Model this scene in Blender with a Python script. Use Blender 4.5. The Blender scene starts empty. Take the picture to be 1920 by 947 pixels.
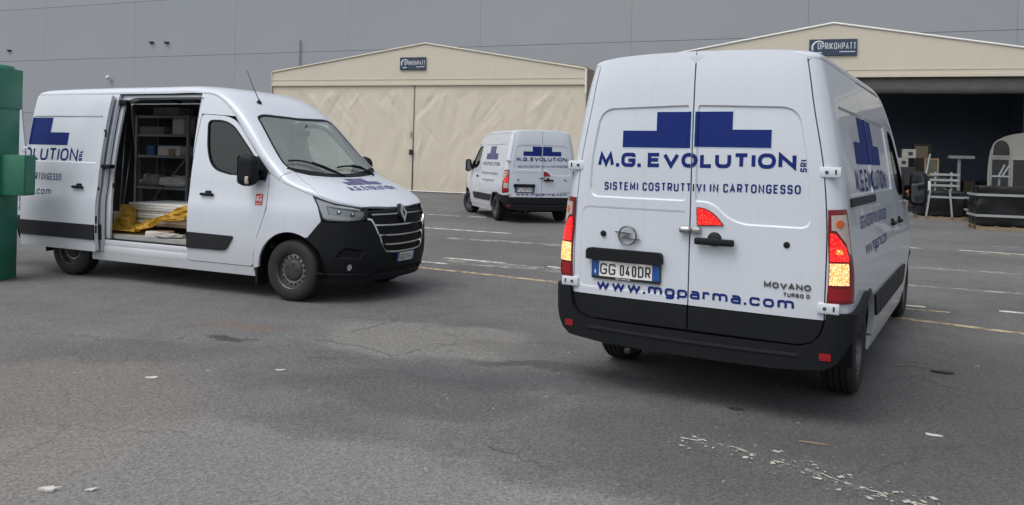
import bpy, bmesh, math, random
import numpy as np
from mathutils import Vector, Matrix

# ---------------------------------------------------------------- camera, world, sun, exposure
S = bpy.context.scene
COL = S.collection
PITCH, ROLL, CAMH, FPX, CY = 0.0066, 0.0267, 1.661, 1515.0, 309.8

def cam_axes():
    cp, sp, cr, sr = math.cos(PITCH), math.sin(PITCH), math.cos(ROLL), math.sin(ROLL)
    fw = Vector((0, cp, -sp)); u = Vector((0, sp, cp)); r = Vector((1, 0, 0))
    return r * cr + u * sr, -r * sr + u * cr, fw
_r, _u, _f = cam_axes()
cam_data = bpy.data.cameras.new('camera')
cam_data.sensor_width = 36.0
cam_data.lens = 36.0 * FPX / 1920.0
cam_data.shift_y = -(473.5 - CY) / 1920.0
cam_data.clip_start = 0.05
cam_data.clip_end = 1000
cam = bpy.data.objects.new('camera', cam_data)
COL.objects.link(cam)
cam.matrix_world = Matrix(((_r.x, _u.x, -_f.x, 0), (_r.y, _u.y, -_f.y, 0), (_r.z, _u.z, -_f.z, CAMH), (0, 0, 0, 1)))
S.camera = cam

SUN_EL, SUN_AZ = math.radians(62), math.radians(232)     # high, veiled by cloud, behind the camera's left shoulder
world = bpy.data.worlds.new('World')
S.world = world
world.use_nodes = True
wn = world.node_tree.nodes; wl = world.node_tree.links
wn.clear()
sky = wn.new('ShaderNodeTexSky'); sky.sky_type = 'NISHITA'; sky.sun_disc = False
sky.sun_elevation = SUN_EL; sky.sun_rotation = SUN_AZ; sky.air_density = 1.0; sky.dust_density = 4.0
hsv = wn.new('ShaderNodeHueSaturation'); hsv.inputs['Saturation'].default_value = 0.28
bg = wn.new('ShaderNodeBackground'); bg.inputs['Strength'].default_value = 0.15
wo = wn.new('ShaderNodeOutputWorld')
wl.new(sky.outputs[0], hsv.inputs['Color']); wl.new(hsv.outputs[0], bg.inputs[0]); wl.new(bg.outputs[0], wo.inputs[0])

sun_data = bpy.data.lights.new('sun', 'SUN')
sun_data.energy = 0.55; sun_data.angle = math.radians(35); sun_data.color = (1.0, 0.97, 0.93)
sun = bpy.data.objects.new('sun', sun_data); COL.objects.link(sun)
sd = Vector((math.cos(SUN_EL) * math.sin(SUN_AZ), math.cos(SUN_EL) * math.cos(SUN_AZ), math.sin(SUN_EL)))
sun.rotation_euler = sd.to_track_quat('Z', 'Y').to_euler()
sun.location = (0, 0, 40)

S.view_settings.view_transform = 'Standard'
S.view_settings.look = 'None'
S.view_settings.gamma = 1.0
S.view_settings.use_curve_mapping = False
S.view_settings.exposure = 0.45
S.cycles.max_bounces = 8
S.cycles.transparent_max_bounces = 12
S.cycles.caustics_reflective = False
S.cycles.caustics_refractive = False

# ---------------------------------------------------------------- materials
MATS = {}
def nt(name):
    m = bpy.data.materials.new(name); m.use_nodes = True
    MATS[name] = m
    return m, m.node_tree.nodes, m.node_tree.links, m.node_tree.nodes['Principled BSDF']

def mat(name, col, rough=0.5, metal=0.0, coat=0.0, var=0.0, scale=8.0, bump=0.0, bscale=60.0, emit=None, estr=0.0, spec=0.5, rvar=0.0):
    m, n, l, b = nt(name)
    b.inputs['Base Color'].default_value = (*col, 1)
    b.inputs['Roughness'].default_value = rough
    b.inputs['Metallic'].default_value = metal
    b.inputs['Coat Weight'].default_value = coat
    b.inputs['Coat Roughness'].default_value = 0.06
    b.inputs['Specular IOR Level'].default_value = spec
    if emit:
        b.inputs['Emission Color'].default_value = (*emit, 1); b.inputs['Emission Strength'].default_value = estr
    tc = n.new('ShaderNodeTexCoord')
    if var > 0 or rvar > 0:
        nz = n.new('ShaderNodeTexNoise'); nz.inputs['Scale'].default_value = scale; nz.inputs['Detail'].default_value = 6
        nz.inputs['Roughness'].default_value = 0.65
        l.new(tc.outputs['Object'], nz.inputs['Vector'])
        if var > 0:
            mx = n.new('ShaderNodeMix'); mx.data_type = 'RGBA'
            mx.inputs[6].default_value = (*[max(0, c * (1 - var)) for c in col], 1)
            mx.inputs[7].default_value = (*[min(1, c * (1 + var)) for c in col], 1)
            l.new(nz.outputs['Fac'], mx.inputs[0]); l.new(mx.outputs[2], b.inputs['Base Color'])
        if rvar > 0:
            mr = n.new('ShaderNodeMapRange'); mr.inputs[3].default_value = max(0.02, rough - rvar); mr.inputs[4].default_value = rough + rvar
            l.new(nz.outputs['Fac'], mr.inputs[0]); l.new(mr.outputs[0], b.inputs['Roughness'])
    if bump > 0:
        nb = n.new('ShaderNodeTexNoise'); nb.inputs['Scale'].default_value = bscale; nb.inputs['Detail'].default_value = 4
        l.new(tc.outputs['Object'], nb.inputs['Vector'])
        bp = n.new('ShaderNodeBump'); bp.inputs['Strength'].default_value = bump; bp.inputs['Distance'].default_value = 0.01
        l.new(nb.outputs['Fac'], bp.inputs['Height']); l.new(bp.outputs[0], b.inputs['Normal'])
    return m

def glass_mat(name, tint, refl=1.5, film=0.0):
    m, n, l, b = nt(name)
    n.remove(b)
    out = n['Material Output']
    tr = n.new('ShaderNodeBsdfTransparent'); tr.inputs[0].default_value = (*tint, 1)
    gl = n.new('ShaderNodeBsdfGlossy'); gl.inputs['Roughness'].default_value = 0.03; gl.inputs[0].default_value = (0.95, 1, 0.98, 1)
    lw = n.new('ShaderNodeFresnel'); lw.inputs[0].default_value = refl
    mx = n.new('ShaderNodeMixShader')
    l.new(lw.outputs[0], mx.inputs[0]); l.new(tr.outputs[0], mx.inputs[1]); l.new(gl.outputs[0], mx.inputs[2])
    df = n.new('ShaderNodeBsdfDiffuse'); df.inputs[0].default_value = (0.72, 0.80, 0.78, 1)      # pale veil: bright reflection and haze painted onto the pane
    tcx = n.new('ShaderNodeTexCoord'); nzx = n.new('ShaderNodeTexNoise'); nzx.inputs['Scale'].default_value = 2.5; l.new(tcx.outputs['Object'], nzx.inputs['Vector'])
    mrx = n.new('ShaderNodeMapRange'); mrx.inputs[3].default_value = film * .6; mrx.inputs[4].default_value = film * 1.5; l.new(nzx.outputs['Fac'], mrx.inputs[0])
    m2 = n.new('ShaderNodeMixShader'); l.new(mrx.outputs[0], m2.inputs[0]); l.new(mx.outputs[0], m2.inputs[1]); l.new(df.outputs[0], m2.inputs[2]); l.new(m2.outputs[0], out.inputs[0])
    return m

def paint_white():
    m, n, l, b = nt('white_paint')
    tc = n.new('ShaderNodeTexCoord')
    nz = n.new('ShaderNodeTexNoise'); nz.inputs['Scale'].default_value = 1.6; nz.inputs['Detail'].default_value = 8; nz.inputs['Roughness'].default_value = 0.7
    l.new(tc.outputs['Object'], nz.inputs['Vector'])
    # road film: dust that clings to the lower flanks, broken up by noise
    sp = n.new('ShaderNodeSeparateXYZ'); l.new(tc.outputs['Object'], sp.inputs[0])
    mr = n.new('ShaderNodeMapRange'); mr.inputs[1].default_value = 0.9; mr.inputs[2].default_value = 0.25; mr.inputs[3].default_value = 0.0; mr.inputs[4].default_value = 0.75
    l.new(sp.outputs['Z'], mr.inputs[0])
    mu = n.new('ShaderNodeMath'); mu.operation = 'MULTIPLY'; l.new(mr.outputs[0], mu.inputs[0]); l.new(nz.outputs['Fac'], mu.inputs[1])
    mx = n.new('ShaderNodeMix'); mx.data_type = 'RGBA'
    mx.inputs[6].default_value = (0.548, 0.59, 0.65, 1); mx.inputs[7].default_value = (0.42, 0.40, 0.37, 1)
    # faint rain streaks running down the sheet metal
    mp = n.new('ShaderNodeMapping'); mp.inputs['Scale'].default_value = (14, 14, .55); l.new(tc.outputs['Object'], mp.inputs[0])
    ns = n.new('ShaderNodeTexNoise'); ns.inputs['Scale'].default_value = 1.6; ns.inputs['Detail'].default_value = 5; ns.inputs['Roughness'].default_value = .6; l.new(mp.outputs[0], ns.inputs['Vector'])
    ms = n.new('ShaderNodeMapRange'); ms.inputs[1].default_value = .52; ms.inputs[2].default_value = .80; ms.inputs[3].default_value = 0; ms.inputs[4].default_value = .20; l.new(ns.outputs['Fac'], ms.inputs[0])
    ma = n.new('ShaderNodeMath'); ma.operation = 'ADD'; ma.use_clamp = True; l.new(mu.outputs[0], ma.inputs[0]); l.new(ms.outputs[0], ma.inputs[1])
    l.new(ma.outputs[0], mx.inputs[0]); l.new(mx.outputs[2], b.inputs['Base Color'])
    rr = n.new('ShaderNodeMapRange'); rr.inputs[3].default_value = 0.22; rr.inputs[4].default_value = 0.38
    l.new(nz.outputs['Fac'], rr.inputs[0]); l.new(rr.outputs[0], b.inputs['Roughness'])
    b.inputs['Coat Weight'].default_value = 0.55; b.inputs['Coat Roughness'].default_value = 0.035
    nb = n.new('ShaderNodeTexNoise'); nb.inputs['Scale'].default_value = 2.2; nb.inputs['Detail'].default_value = 1
    l.new(tc.outputs['Object'], nb.inputs['Vector'])
    bp = n.new('ShaderNodeBump'); bp.inputs['Strength'].default_value = 0.06; bp.inputs['Distance'].default_value = 0.02
    l.new(nb.outputs['Fac'], bp.inputs['Height']); l.new(bp.outputs[0], b.inputs['Normal'])
    l.new(bp.outputs[0], b.inputs['Coat Normal'])
paint_white()
mat('black_plastic', (0.007, 0.008, 0.010), 0.6, var=0.25, scale=5, bump=0.12, bscale=400, spec=0.22)
mat('trim_plastic', (0.016, 0.0165, 0.019), 0.6, var=0.3, scale=6, bump=0.15, bscale=300, spec=0.25)
mat('dark_core', (0.012, 0.012, 0.013), 0.8)
mat('lining', (0.11, 0.113, 0.118), 0.7, var=0.25, scale=3)
mat('bulkhead_grey', (0.26, 0.28, 0.285), 0.6, var=0.15, scale=3)
mat('cargo_floor', (0.30, 0.30, 0.29), 0.6, var=0.35, scale=6)
mat('rubber', (0.012, 0.0115, 0.012), 0.75, var=0.35, scale=12, bump=0.15, bscale=120)
mat('rim_steel', (0.10, 0.10, 0.105), 0.42, metal=0.6, var=0.3, scale=10)
mat('rim_bright', (0.20, 0.20, 0.205), 0.35, metal=0.8, var=0.2, scale=10)
mat('hub_plastic', (0.028, 0.028, 0.03), 0.5, var=0.3, scale=9)
mat('chrome', (0.75, 0.76, 0.78), 0.12, metal=1.0)
mat('dark_chrome', (0.17, 0.175, 0.18), 0.3, metal=0.9)
mat('satin_metal', (0.45, 0.46, 0.47), 0.32, metal=1.0)
mat('blue_vinyl', (0.010, 0.024, 0.150), 0.6, var=0.12, scale=4, spec=0.12)
mat('blue_vinyl_faded', (0.040, 0.055, 0.18), 0.6, var=0.12, scale=4, spec=0.12)
mat('pale_vinyl', (0.50, 0.62, 0.72), 0.6, spec=0.12)
mat('mauve_vinyl', (0.10, 0.095, 0.20), 0.6, var=0.12, scale=4, spec=0.12)
mat('grey_vinyl', (0.075, 0.075, 0.10), 0.6, spec=0.12)
mat('plate_white', (0.72, 0.73, 0.72), 0.4)
mat('plate_blue', (0.010, 0.075, 0.30), 0.4)
mat('plate_black', (0.01, 0.01, 0.01), 0.5)
mat('sticker_red', (0.50, 0.022, 0.025), 0.45)
mat('sticker_white', (0.78, 0.76, 0.74), 0.5)
mat('lens_red_dark', (0.16, 0.006, 0.010), 0.15, coat=0.6)
mat('lens_red', (0.26, 0.006, 0.010), 0.15, coat=0.6)
mat('lens_clear', (0.42, 0.36, 0.33), 0.12, coat=0.7, var=0.25, scale=30)
mat('lens_amber', (0.55, 0.10, 0.02), 0.2, coat=0.5)
def lit_lens(name, c0, c1, s0, s1, scale):
    m, n, l, b = nt(name)
    b.inputs['Roughness'].default_value = 0.2; b.inputs['Coat Weight'].default_value = 0.5
    tc = n.new('ShaderNodeTexCoord'); vo = n.new('ShaderNodeTexVoronoi'); vo.inputs['Scale'].default_value = scale
    l.new(tc.outputs['Object'], vo.inputs['Vector'])
    mr = n.new('ShaderNodeMapRange'); mr.inputs[1].default_value = 0.55; mr.inputs[2].default_value = 0.1
    l.new(vo.outputs['Distance'], mr.inputs[0])
    mx = n.new('ShaderNodeMix'); mx.data_type = 'RGBA'; mx.inputs[6].default_value = (*c0, 1); mx.inputs[7].default_value = (*c1, 1)
    l.new(mr.outputs[0], mx.inputs[0]); l.new(mx.outputs[2], b.inputs['Emission Color']); l.new(mx.outputs[2], b.inputs['Base Color'])
    ms = n.new('ShaderNodeMapRange'); ms.inputs[3].default_value = s0; ms.inputs[4].default_value = s1
    l.new(mr.outputs[0], ms.inputs[0]); l.new(ms.outputs[0], b.inputs['Emission Strength'])
lit_lens('lit_red', (0.70, 0.003, 0.006), (1.0, 0.05, 0.03), 0.65, 1.5, 80)
lit_lens('lit_red_soft', (0.55, 0.004, 0.008), (0.9, 0.03, 0.03), 0.28, 0.7, 42)
lit_lens('lit_core', (1.0, 0.10, 0.02), (1.0, 0.42, 0.12), 1.2, 1.8, 60)
lit_lens('lit_amber', (0.90, 0.36, 0.10), (1.0, 0.80, 0.46), 0.6, 1.35, 95)
mat('plate_lamp', (0.9, 0.8, 0.6), 0.4, emit=(1.0, 0.72, 0.42), estr=0.8)
mat('headlamp_inner', (0.30, 0.31, 0.32), 0.22, metal=0.7)
mat('headlamp_drl', (0.88, 0.90, 0.90), 0.2, coat=0.8)
mat('reflector', (0.8, 0.8, 0.8), 0.08, metal=1.0)
mat('seat_fabric', (0.035, 0.036, 0.04), 0.85, var=0.3, scale=20)
mat('dash_plastic', (0.09, 0.095, 0.10), 0.6)
mat('paper', (0.72, 0.78, 0.76), 0.6)
mat('mirror_glass', (0.15, 0.17, 0.17), 0.03, metal=1.0)
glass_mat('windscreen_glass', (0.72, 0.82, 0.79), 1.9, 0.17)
glass_mat('door_glass', (0.42, 0.46, 0.45), 1.55)
glass_mat('clear_cover', (0.9, 0.92, 0.92))
def M(n): return MATS[n]

# ---------------------------------------------------------------- object helpers
def tag(o, label=None, cat=None, group=None, kind=None):
    if label: o['label'] = label
    if cat: o['category'] = cat
    if group: o['group'] = group
    if kind: o['kind'] = kind
    return o
def empty(name, loc=(0, 0, 0), rz=0.0):
    o = bpy.data.objects.new(name, None); COL.objects.link(o)
    o.location = loc; o.rotation_euler = (0, 0, rz); o.empty_display_size = 0.2
    return o
def link(name, me, m, parent=None):
    o = bpy.data.objects.new(name, me); COL.objects.link(o)
    if m is not None and not me.materials: me.materials.append(M(m) if isinstance(m, str) else m)
    if parent is not None: o.parent = parent
    return o
def bm_obj(name, bm, m, parent=None, smooth=False, angle=None):
    me = bpy.data.meshes.new(name)
    bmesh.ops.recalc_face_normals(bm, faces=bm.faces[:])
    bm.to_mesh(me); bm.free()
    if smooth:
        for p in me.polygons: p.use_smooth = True
        if angle: me.set_sharp_from_angle(angle=math.radians(angle))
    return link(name, me, m, parent)
def copy_tree(o, parent=None):
    c = o.copy(); COL.objects.link(c); c.parent = parent
    for ch in list(o.children):
        copy_tree(ch, c)
    return c

def box(bm, c, s, rot=None, bev=0.0, seg=2):
    mt = Matrix.Translation(c)
    if rot is not None: mt = mt @ rot.to_4x4()
    b2 = bmesh.new()
    bmesh.ops.create_cube(b2, size=1.0, matrix=Matrix.Diagonal((s[0], s[1], s[2], 1)))
    if bev > 0:
        bmesh.ops.bevel(b2, geom=b2.edges[:], offset=bev, segments=seg, profile=0.5, affect='EDGES')
    bmesh.ops.transform(b2, matrix=mt, verts=b2.verts[:])
    me = bpy.data.meshes.new('t'); b2.to_mesh(me); b2.free(); bm.from_mesh(me); bpy.data.meshes.remove(me)
def box_obj(name, c, s, m, parent=None, rot=None, bev=0.0, seg=2):
    bm = bmesh.new(); box(bm, c, s, rot, bev, seg)
    o = bm_obj(name, bm, m, parent, smooth=bev > 0, angle=50)
    if bev > 0: o.modifiers.new('weighted', 'WEIGHTED_NORMAL')
    return o
def tube(bm, pts, r, seg=8, cap=True):
    pts = [Vector(p) for p in pts]
    rings = []
    nrm = None
    for i, p in enumerate(pts):
        t = (pts[min(i + 1, len(pts) - 1)] - pts[max(i - 1, 0)]).normalized()
        if nrm is None:
            nrm = t.orthogonal().normalized()
        nrm = (nrm - t * nrm.dot(t)).normalized()
        b = t.cross(nrm)
        rr = r[i] if isinstance(r, (list, tuple)) else r
        rings.append([bm.verts.new(p + (nrm * math.cos(2 * math.pi * k / seg) + b * math.sin(2 * math.pi * k / seg)) * rr) for k in range(seg)])
    for a, c in zip(rings, rings[1:]):
        for k in range(seg):
            bm.faces.new((a[k], a[(k + 1) % seg], c[(k + 1) % seg], c[k]))
    if cap:
        bm.faces.new(rings[0][::-1]); bm.faces.new(rings[-1])
def lathe(bm, prof, seg=40, axis='Y', c=(0, 0, 0), close=False):
    """prof: list of (radius, offset along axis)"""
    rings = []
    for (r, h) in prof:
        ring = []
        for k in range(seg):
            a = 2 * math.pi * k / seg
            p = (r * math.cos(a), h, r * math.sin(a)) if axis == 'Y' else ((h, r * math.cos(a), r * math.sin(a)) if axis == 'X' else (r * math.cos(a), r * math.sin(a), h))
            ring.append(bm.verts.new((p[0] + c[0], p[1] + c[1], p[2] + c[2])))
        rings.append(ring)
    pr = list(zip(rings, rings[1:]))
    if close: pr.append((rings[-1], rings[0]))
    for a, b in pr:
        for k in range(seg):
            bm.faces.new((a[k], a[(k + 1) % seg], b[(k + 1) % seg], b[k]))
    return rings

# ---- relief sheets: a 2D outline with holes and pressed recesses, laid on a curved surface
def arc(cx, cy, r, a0, a1, n):
    return [(cx + r * math.cos(math.radians(a0 + (a1 - a0) * k / n)), cy + r * math.sin(math.radians(a0 + (a1 - a0) * k / n))) for k in range(n + 1)]
def rpoly(pts, seg=5, closed=True, r=None):
    """pts (x, y[, radius]) -> rounded outline"""
    out = []; N = len(pts)
    for i in range(N):
        p = pts[i]; rad = p[2] if len(p) > 2 else (r or 0)
        if rad <= 0 or (not closed and i in (0, N - 1)):
            out.append((p[0], p[1])); continue
        P = Vector(p[:2]); A = Vector(pts[i - 1][:2]); B = Vector(pts[(i + 1) % N][:2])
        da = A - P; db = B - P
        ra = min(rad, da.length * 0.499, db.length * 0.499)
        a = P + da.normalized() * ra; b = P + db.normalized() * ra
        for k in range(seg + 1):
            t = k / seg
            q = a * (1 - t) ** 2 + P * 2 * t * (1 - t) * 0.86 + (a + b) * t * (1 - t) * 0.14 + b * t * t
            out.append((q.x, q.y))
    return out
def rrect(x0, y0, x1, y1, r, seg=5): return rpoly([(x0, y0, r), (x1, y0, r), (x1, y1, r), (x0, y1, r)], seg)
def area2(p): return 0.5 * sum(p[i - 1][0] * p[i][1] - p[i][0] * p[i - 1][1] for i in range(len(p)))
def inset(pts, d):
    s = 1 if area2(pts) > 0 else -1
    out = []; N = len(pts)
    for i in range(N):
        P = Vector(pts[i]); A = Vector(pts[i - 1]); B = Vector(pts[(i + 1) % N])
        e0 = (P - A); e1 = (B - P)
        if e0.length < 1e-9 or e1.length < 1e-9: out.append(tuple(P)); continue
        e0.normalize(); e1.normalize()
        n0 = Vector((-e0.y, e0.x)) * s; n1 = Vector((-e1.y, e1.x)) * s
        m = n0 + n1
        if m.length < 1e-6: m = n0
        m.normalize()
        k = 1.0 / max(0.4, m.dot(n0))
        q = P + m * d * k
        out.append((q.x, q.y))
    return out
def relief(outer, holes=(), rec=(), rim=0.02, z=0.0, grid=(0.08, 0.08)):
    bm = bmesh.new()
    def loop(pts, zz):
        vs = [bm.verts.new((p[0], p[1], zz)) for p in pts]
        return vs, [bm.edges.new((vs[i - 1], vs[i])) for i in range(len(vs))]
    E = loop(outer, z)[1]
    for h in holes: E += loop(h, z)[1]
    todo = []
    for (pts, dep, bev) in rec:
        vs, es = loop(pts, z); E += es; todo.append((vs, pts, dep, bev))
    bmesh.ops.triangle_fill(bm, use_beauty=True, use_dissolve=False, edges=E, normal=(0, 0, 1))
    for (vs, pts, dep, bev) in todo:
        v1, e1 = loop(inset(pts, bev), z - dep)
        for i in range(len(vs)): bm.faces.new((vs[i - 1], vs[i], v1[i], v1[i - 1]))
        bmesh.ops.triangle_fill(bm, use_beauty=True, use_dissolve=False, edges=e1, normal=(0, 0, 1))
    cut(bm, grid)
    bm.normal_update()
    fl = [f for f in bm.faces if f.normal.z < 0]
    if fl: bmesh.ops.reverse_faces(bm, faces=fl)
    if rim > 0:
        be = [e for e in bm.edges if len(e.link_faces) == 1]
        r = bmesh.ops.extrude_edge_only(bm, edges=be)
        for v in r['geom']:
            if isinstance(v, bmesh.types.BMVert): v.co.z -= rim
    bm.normal_update()
    return bm
def cut(bm, grid):
    if not grid: return
    for ax in (0, 1):
        if not grid[ax]: continue
        lo = min(v.co[ax] for v in bm.verts); hi = max(v.co[ax] for v in bm.verts)
        n = int((hi - lo) / grid[ax])
        no = Vector((1, 0, 0)) if ax == 0 else Vector((0, 1, 0))
        for k in range(1, n + 1):
            co = [0, 0, 0]; co[ax] = lo + (hi - lo) * k / (n + 1)
            bmesh.ops.bisect_plane(bm, geom=bm.verts[:] + bm.edges[:] + bm.faces[:], dist=1e-5, plane_co=co, plane_no=no)
def lay(name, bm, surf, m, parent=None, out=None, analytic=True):
    """map a 2.5D relief through surf(x, y) -> (N,3); z goes along the surface normal"""
    bm.verts.ensure_lookup_table(); bm.verts.index_update()
    bm.normal_update()
    flat = [abs(f.normal.z) > 0.995 for f in bm.faces]
    co = np.array([v.co[:] for v in bm.verts])
    x, y, z = co[:, 0], co[:, 1], co[:, 2]
    e = 0.003
    P = surf(x, y)
    n = np.cross(surf(x + e, y) - surf(x - e, y), surf(x, y + e) - surf(x, y - e))
    n /= np.maximum(np.linalg.norm(n, axis=1, keepdims=True), 1e-12)
    ref = np.array(out if out is not None else (1.5, 0, 1.1))
    sg = np.sign(np.sum(n * (P - ref)))
    n *= sg
    Q = P + n * z[:, None]
    for v, q in zip(bm.verts, Q): v.co = q
    if sg < 0: bmesh.ops.reverse_faces(bm, faces=bm.faces[:])
    bm.normal_update()
    me = bpy.data.meshes.new(name); bm.to_mesh(me); bm.free()
    for p in me.polygons: p.use_smooth = True
    if analytic:
        ln = np.zeros((len(me.loops), 3))
        vi = np.zeros(len(me.loops), dtype=np.int64); me.loops.foreach_get('vertex_index', vi)
        for p, f in zip(me.polygons, flat):
            a, b = p.loop_start, p.loop_start + p.loop_total
            ln[a:b] = n[vi[a:b]] if f else p.normal[:]
        me.normals_split_custom_set(ln.tolist())
    return link(name, me, m, parent)

# ---- square stroke lettering
K = 0.26
GL = {
 'A': (0.95, [(0, [(0, 0), (.5, 1), (1, 0)]), (0, [(.17, .3), (.83, .3)])]),
 'B': (0.85, [(1, [(0, 0), (0, 1), (.92, 1, K), (.92, .5, .12), (.92, .5, .12), (1, .5, .1), (1, 0, K)]), (0, [(0, .52), (.9, .52)])]),
 'C': (0.85, [(0, [(1, .72), (1, 1, K), (0, 1, K), (0, 0, K), (1, 0, K), (1, .28)])]),
 'D': (0.9, [(1, [(0, 0), (0, 1), (1, 1, .34), (1, 0, .34)])]),
 'E': (0.82, [(0, [(1, 1), (0, 1), (0, 0), (1, 0)]), (0, [(0, .52), (.9, .52)])]),
 'F': (0.78, [(0, [(1, 1), (0, 1), (0, 0)]), (0, [(0, .5), (.85, .5)])]),
 'G': (0.92, [(0, [(1, .78), (1, 1, K), (0, 1, K), (0, 0, K), (1, 0, K), (1, .46), (.5, .46)])]),
 'I': (0.0, [(0, [(0, 0), (0, 1)])]),
 'J': (0.75, [(0, [(1, 1), (1, 0, K), (0, 0, K), (0, .3)])]),
 'K': (0.88, [(0, [(0, 0), (0, 1)]), (0, [(1, 1), (.12, .5), (1, 0)])]),
 'L': (0.75, [(0, [(0, 1), (0, 0), (1, 0)])]),
 '^': (1.1, [(0, [(0, 0), (.16, 1), (.5, .12), (.84, 1), (1, 0)])]),
 'M': (1.05, [(0, [(0, 0), (0, 1), (.5, .25), (1, 1), (1, 0)])]),
 'N': (0.95, [(0, [(0, 0), (0, 1), (1, 0), (1, 1)])]),
 'O': (0.98, [(1, [(0, 0, .34), (1, 0, .34), (1, 1, .34), (0, 1, .34)])]),
 'P': (0.85, [(0, [(0, 0), (0, 1), (1, 1, K), (1, .4, K), (0, .4)])]),
 'R': (0.88, [(0, [(0, 0), (0, 1), (1, 1, K), (1, .42, K), (0, .42)]), (0, [(.5, .42), (1, 0)])]),
 'S': (0.85, [(0, [(.98, .76), (.98, 1, K), (0, 1, K), (0, .52, .2), (1, .52, .2), (1, 0, K), (0, 0, K), (0, .24)])]),
 'T': (0.88, [(0, [(0, 1), (1, 1)]), (0, [(.5, 1), (.5, 0)])]),
 'U': (0.92, [(0, [(0, 1), (0, 0, K), (1, 0, K), (1, 1)])]),
 'V': (1.0, [(0, [(0, 1), (.5, 0), (1, 1)])]),
 'W': (1.3, [(0, [(0, 1), (.25, 0), (.5, .9), (.75, 0), (1, 1)])]),
 'Z': (0.9, [(0, [(0, 1), (1, 1), (0, 0), (1, 0)])]),
 '0': (0.72, [(1, [(0, 0, .36), (1, 0, .36), (1, 1, .36), (0, 1, .36)])]),
 '1': (0.3, [(0, [(0, .74), (1, 1), (1, 0)])]),
 '2': (0.72, [(0, [(0, .72), (0, 1, .34), (1, 1, .34), (1, .58, .2), (0, .1), (0, 0), (1, 0)])]),
 '4': (0.75, [(0, [(.55, 1), (0, .22), (1, .22)]), (0, [(.72, .5), (.72, 0)])]),
 '5': (0.72, [(0, [(.95, 1), (.05, 1), (0, .56), (1, .56, .3), (1, 0, .3), (0, 0, .3), (0, .2)])]),
 '7': (0.72, [(0, [(0, 1), (1, 1), (.35, 0)])]),
 '.': (0.0, [(0, [(0, 0), (0, .012)])]),
 '-': (0.0, [(0, [(0, .5), (0, .512)])]),
 'w': (1.25, [(0, [(0, .72), (.24, 0), (.5, .66), (.76, 0), (1, .72)])]),
 'm': (1.3, [(0, [(0, 0), (0, .72)]), (0, [(0, .66), (.06, .72), (.5, .72, .2), (.5, 0)]), (0, [(.5, .72), (1, .72, .2), (1, 0)])]),
 'g': (0.88, [(1, [(0, 0, .2), (1, 0, .2), (1, .72, .2), (0, .72, .2)]), (0, [(1, .72), (1, -.3, .2), (.05, -.3)])]),
 'p': (0.88, [(1, [(0, 0, .2), (1, 0, .2), (1, .72, .2), (0, .72, .2)]), (0, [(0, .72), (0, -.32)])]),
 'a': (0.85, [(0, [(.05, .72), (1, .72, .22), (1, 0)]), (1, [(0, 0, .16), (1, 0), (1, .4), (0, .4, .16)])]),
 'r': (0.6, [(0, [(0, 0), (0, .72), (1, .72, .1), (1, .56)])]),
 'c': (0.85, [(0, [(1, .5), (1, .72, .2), (0, .72, .2), (0, 0, .2), (1, 0, .2), (1, .22)])]),
 'o': (0.9, [(1, [(0, 0, .24), (1, 0, .24), (1, .72, .24), (0, .72, .24)])]),
 'd': (0.85, [(1, [(0, 0, .2), (1, 0, .2), (1, .72, .2), (0, .72, .2)]), (0, [(1, 0), (1, 1)])]),
}
def text_strokes(s, h, sw, wid=1.0, gap=0.22, space=0.45):
    """strokes of a line of text, cap height h, stroke width sw; returns (strokes, total width)"""
    x = 0.0; out = []
    hh = h - sw
    for ch in s:
        if ch == ' ': x += space * h * wid; continue
        w, st = GL[ch]
        ww = w * h * wid
        for cl, pts in st:
            rp = rpoly([(x + sw / 2 + p[0] * max(0, ww - sw), sw / 2 + p[1] * hh, (p[2] if len(p) > 2 else 0) * min(hh, max(ww - sw, .001)) * 1.35) for p in pts], 4, bool(cl))
            if ch in '.-': rp = [(rp[0][0], rp[0][1] - sw / 2), (rp[0][0], rp[0][1] + sw / 2)]
            out.append((bool(cl), rp))
        x += max(ww, sw) + gap * h
    return out, x - gap * h
def ribbon(bm, pts, closed, sw, z):
    N = len(pts); L = []; R = []
    for i in range(N):
        P = Vector(pts[i])
        A = Vector(pts[i - 1]) if (closed or i > 0) else None
        B = Vector(pts[(i + 1) % N]) if (closed or i < N - 1) else None
        e0 = (P - A).normalized() if A is not None else (B - P).normalized()
        e1 = (B - P).normalized() if B is not None else e0
        n0 = Vector((-e0.y, e0.x)); n1 = Vector((-e1.y, e1.x)); m = n0 + n1
        if m.length < 0.2: m = n0
        m.normalize(); k = min(2.2, 1 / max(.3, m.dot(n0)))
        o = m * (sw / 2 * k)
        L.append(bm.verts.new((P.x + o.x, P.y + o.y, z))); R.append(bm.verts.new((P.x - o.x, P.y - o.y, z)))
    for i in range(N if closed else N - 1):
        j = (i + 1) % N
        f = bm.faces.new((R[i], R[j], L[j], L[i]))
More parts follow.
